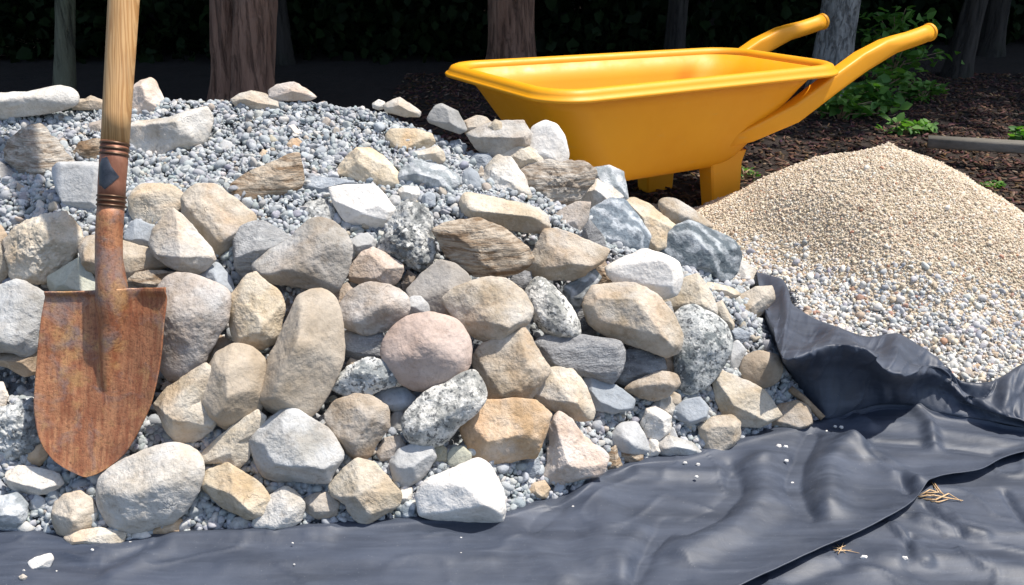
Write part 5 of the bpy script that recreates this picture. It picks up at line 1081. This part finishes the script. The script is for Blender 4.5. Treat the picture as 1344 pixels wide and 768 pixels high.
tree(1330, 7.2, 30, 'dark', 'faint dark trunk near the right edge, right of the leaning one', group='trees in the shade')
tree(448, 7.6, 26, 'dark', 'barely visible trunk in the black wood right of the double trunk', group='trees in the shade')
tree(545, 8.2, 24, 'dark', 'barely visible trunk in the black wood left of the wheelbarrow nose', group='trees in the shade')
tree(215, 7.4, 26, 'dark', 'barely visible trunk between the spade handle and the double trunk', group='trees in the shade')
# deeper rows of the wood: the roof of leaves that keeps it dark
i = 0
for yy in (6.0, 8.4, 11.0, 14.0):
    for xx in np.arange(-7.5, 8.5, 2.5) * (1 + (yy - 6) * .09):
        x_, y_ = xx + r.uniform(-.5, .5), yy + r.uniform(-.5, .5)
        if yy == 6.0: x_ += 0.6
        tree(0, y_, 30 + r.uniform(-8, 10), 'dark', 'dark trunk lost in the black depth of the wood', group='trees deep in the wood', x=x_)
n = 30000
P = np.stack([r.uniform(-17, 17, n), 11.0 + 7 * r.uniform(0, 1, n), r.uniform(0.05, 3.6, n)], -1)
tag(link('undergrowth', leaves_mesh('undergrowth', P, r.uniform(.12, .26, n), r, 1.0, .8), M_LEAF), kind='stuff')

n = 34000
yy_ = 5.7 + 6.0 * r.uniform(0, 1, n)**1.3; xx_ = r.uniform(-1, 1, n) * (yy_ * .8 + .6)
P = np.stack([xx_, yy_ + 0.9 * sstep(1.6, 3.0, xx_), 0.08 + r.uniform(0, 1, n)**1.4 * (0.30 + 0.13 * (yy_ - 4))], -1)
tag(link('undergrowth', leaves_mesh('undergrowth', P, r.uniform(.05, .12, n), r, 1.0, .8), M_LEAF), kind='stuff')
def shrub(px, py_top, y, wid, n, label, size, mat_=None, group='green shrubs at the edge of the wood', layers=6, name='shrub', cat='shrub'):
    x = at_y(px, 150, y)[0]; zg = float(land_z(np.array([x]), np.array([y]))[0]); top = at_y(px, py_top, y)[2]; h = top - zg
    t = empty(name, (x, y, zg)); tag(t, label, cat, group); V, Fc, LPs = [], [], []
    for k in range(layers * 3):
        a = r.uniform(0, 6.28); zz = h * (0.15 + 0.85 * (k + r.uniform()) / (layers * 3)); rd = wid * r.uniform(.5, 1) * (1.15 - .5 * zz / h)
        e = np.array([math.cos(a) * rd, math.sin(a) * rd * .7, zz]); pts = [np.array([0, 0, -.02]), np.array([e[0] * .25, e[1] * .25, zz * .7]), e]
        v, f = tube(pts, [.004, .003, .0012], 6); Fc += [tuple(i + len(V) for i in q) for q in f]; V += list(v)
        m = max(3, n // (layers * 3)); u = r.uniform(.25, 1.05, m)
        LPs.append(pts[1] + (e - pts[1]) * u[:, None] + r.normal(0, 1, (m, 3)) * np.array([wid * .16, wid * .14, h * .035]))
    link('stem', mesh_py('stem', V, Fc), M_STICK, t)
    LP_ = np.concatenate(LPs); LP_[:, 2] = np.maximum(LP_[:, 2], .01)
    link('foliage', leaves_mesh('foliage', LP_, size * r.uniform(.6, 1.25, len(LP_)), r, .45, .75), mat_ or M_LEAFB, t); return t
shrub(1150, 88, 3.95, .20, 300, 'leafy green shrub under the near handle, right of the pale grey trunk', .052)
shrub(1102, 118, 3.85, .18, 190, 'low leafy shrub at the foot of the pale grey trunk', .050)
shrub(1160, 6, 4.7, .34, 330, 'taller shrub with airy sprays of leaves above the near handle', .060)
shrub(1205, 108, 4.3, .16, 150, 'small dim shrub left of the leaning dark trunk', .045)
shrub(1192, 158, 3.55, .10, 60, 'low clump of green leaves behind the top of the sand heap', .040, group='low green plants', name='plant', cat='plant')
shrub(1345, 168, 3.35, .05, 30, 'green seedling at the right edge beside the timber edging', .036, group='low green plants', name='plant', cat='plant')
shrub(1212, 160, 3.6, .06, 22, 'single sprig right of the low leaf clump behind the sand', .036, group='low green plants', name='plant', cat='plant')
shrub(984, 222, 2.85, .05, 34, 'small weed on the soil right of the wheelbarrow leg', .016, group='low green plants', name='plant', cat='plant')
shrub(1322, 240, 2.75, .05, 30, 'small weed on the soil at the right foot of the sand heap', .018, group='low green plants', name='plant', cat='plant')
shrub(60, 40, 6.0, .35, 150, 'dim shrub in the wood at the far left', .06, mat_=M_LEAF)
# timber edging laid on the soil at the right
a, b = at_z(1218, 186, 0.13), at_z(1500, 206, 0.13)
V, Fc = tube([a, (a + b) / 2 + np.array([0, 0, .004]), b], [(.030, .020)] * 3, 24, squash=4)
tag(link('timber_edging', mesh_py('timber_edging', V, Fc), simple_mat('old_timber', (0.13, 0.12, 0.10), (0.25, 0.23, 0.20), 30, .9, .6, .004, stretch=(.15, 1, 1))), 'weathered grey timber edging lying on the soil behind the sand heap', 'edging')
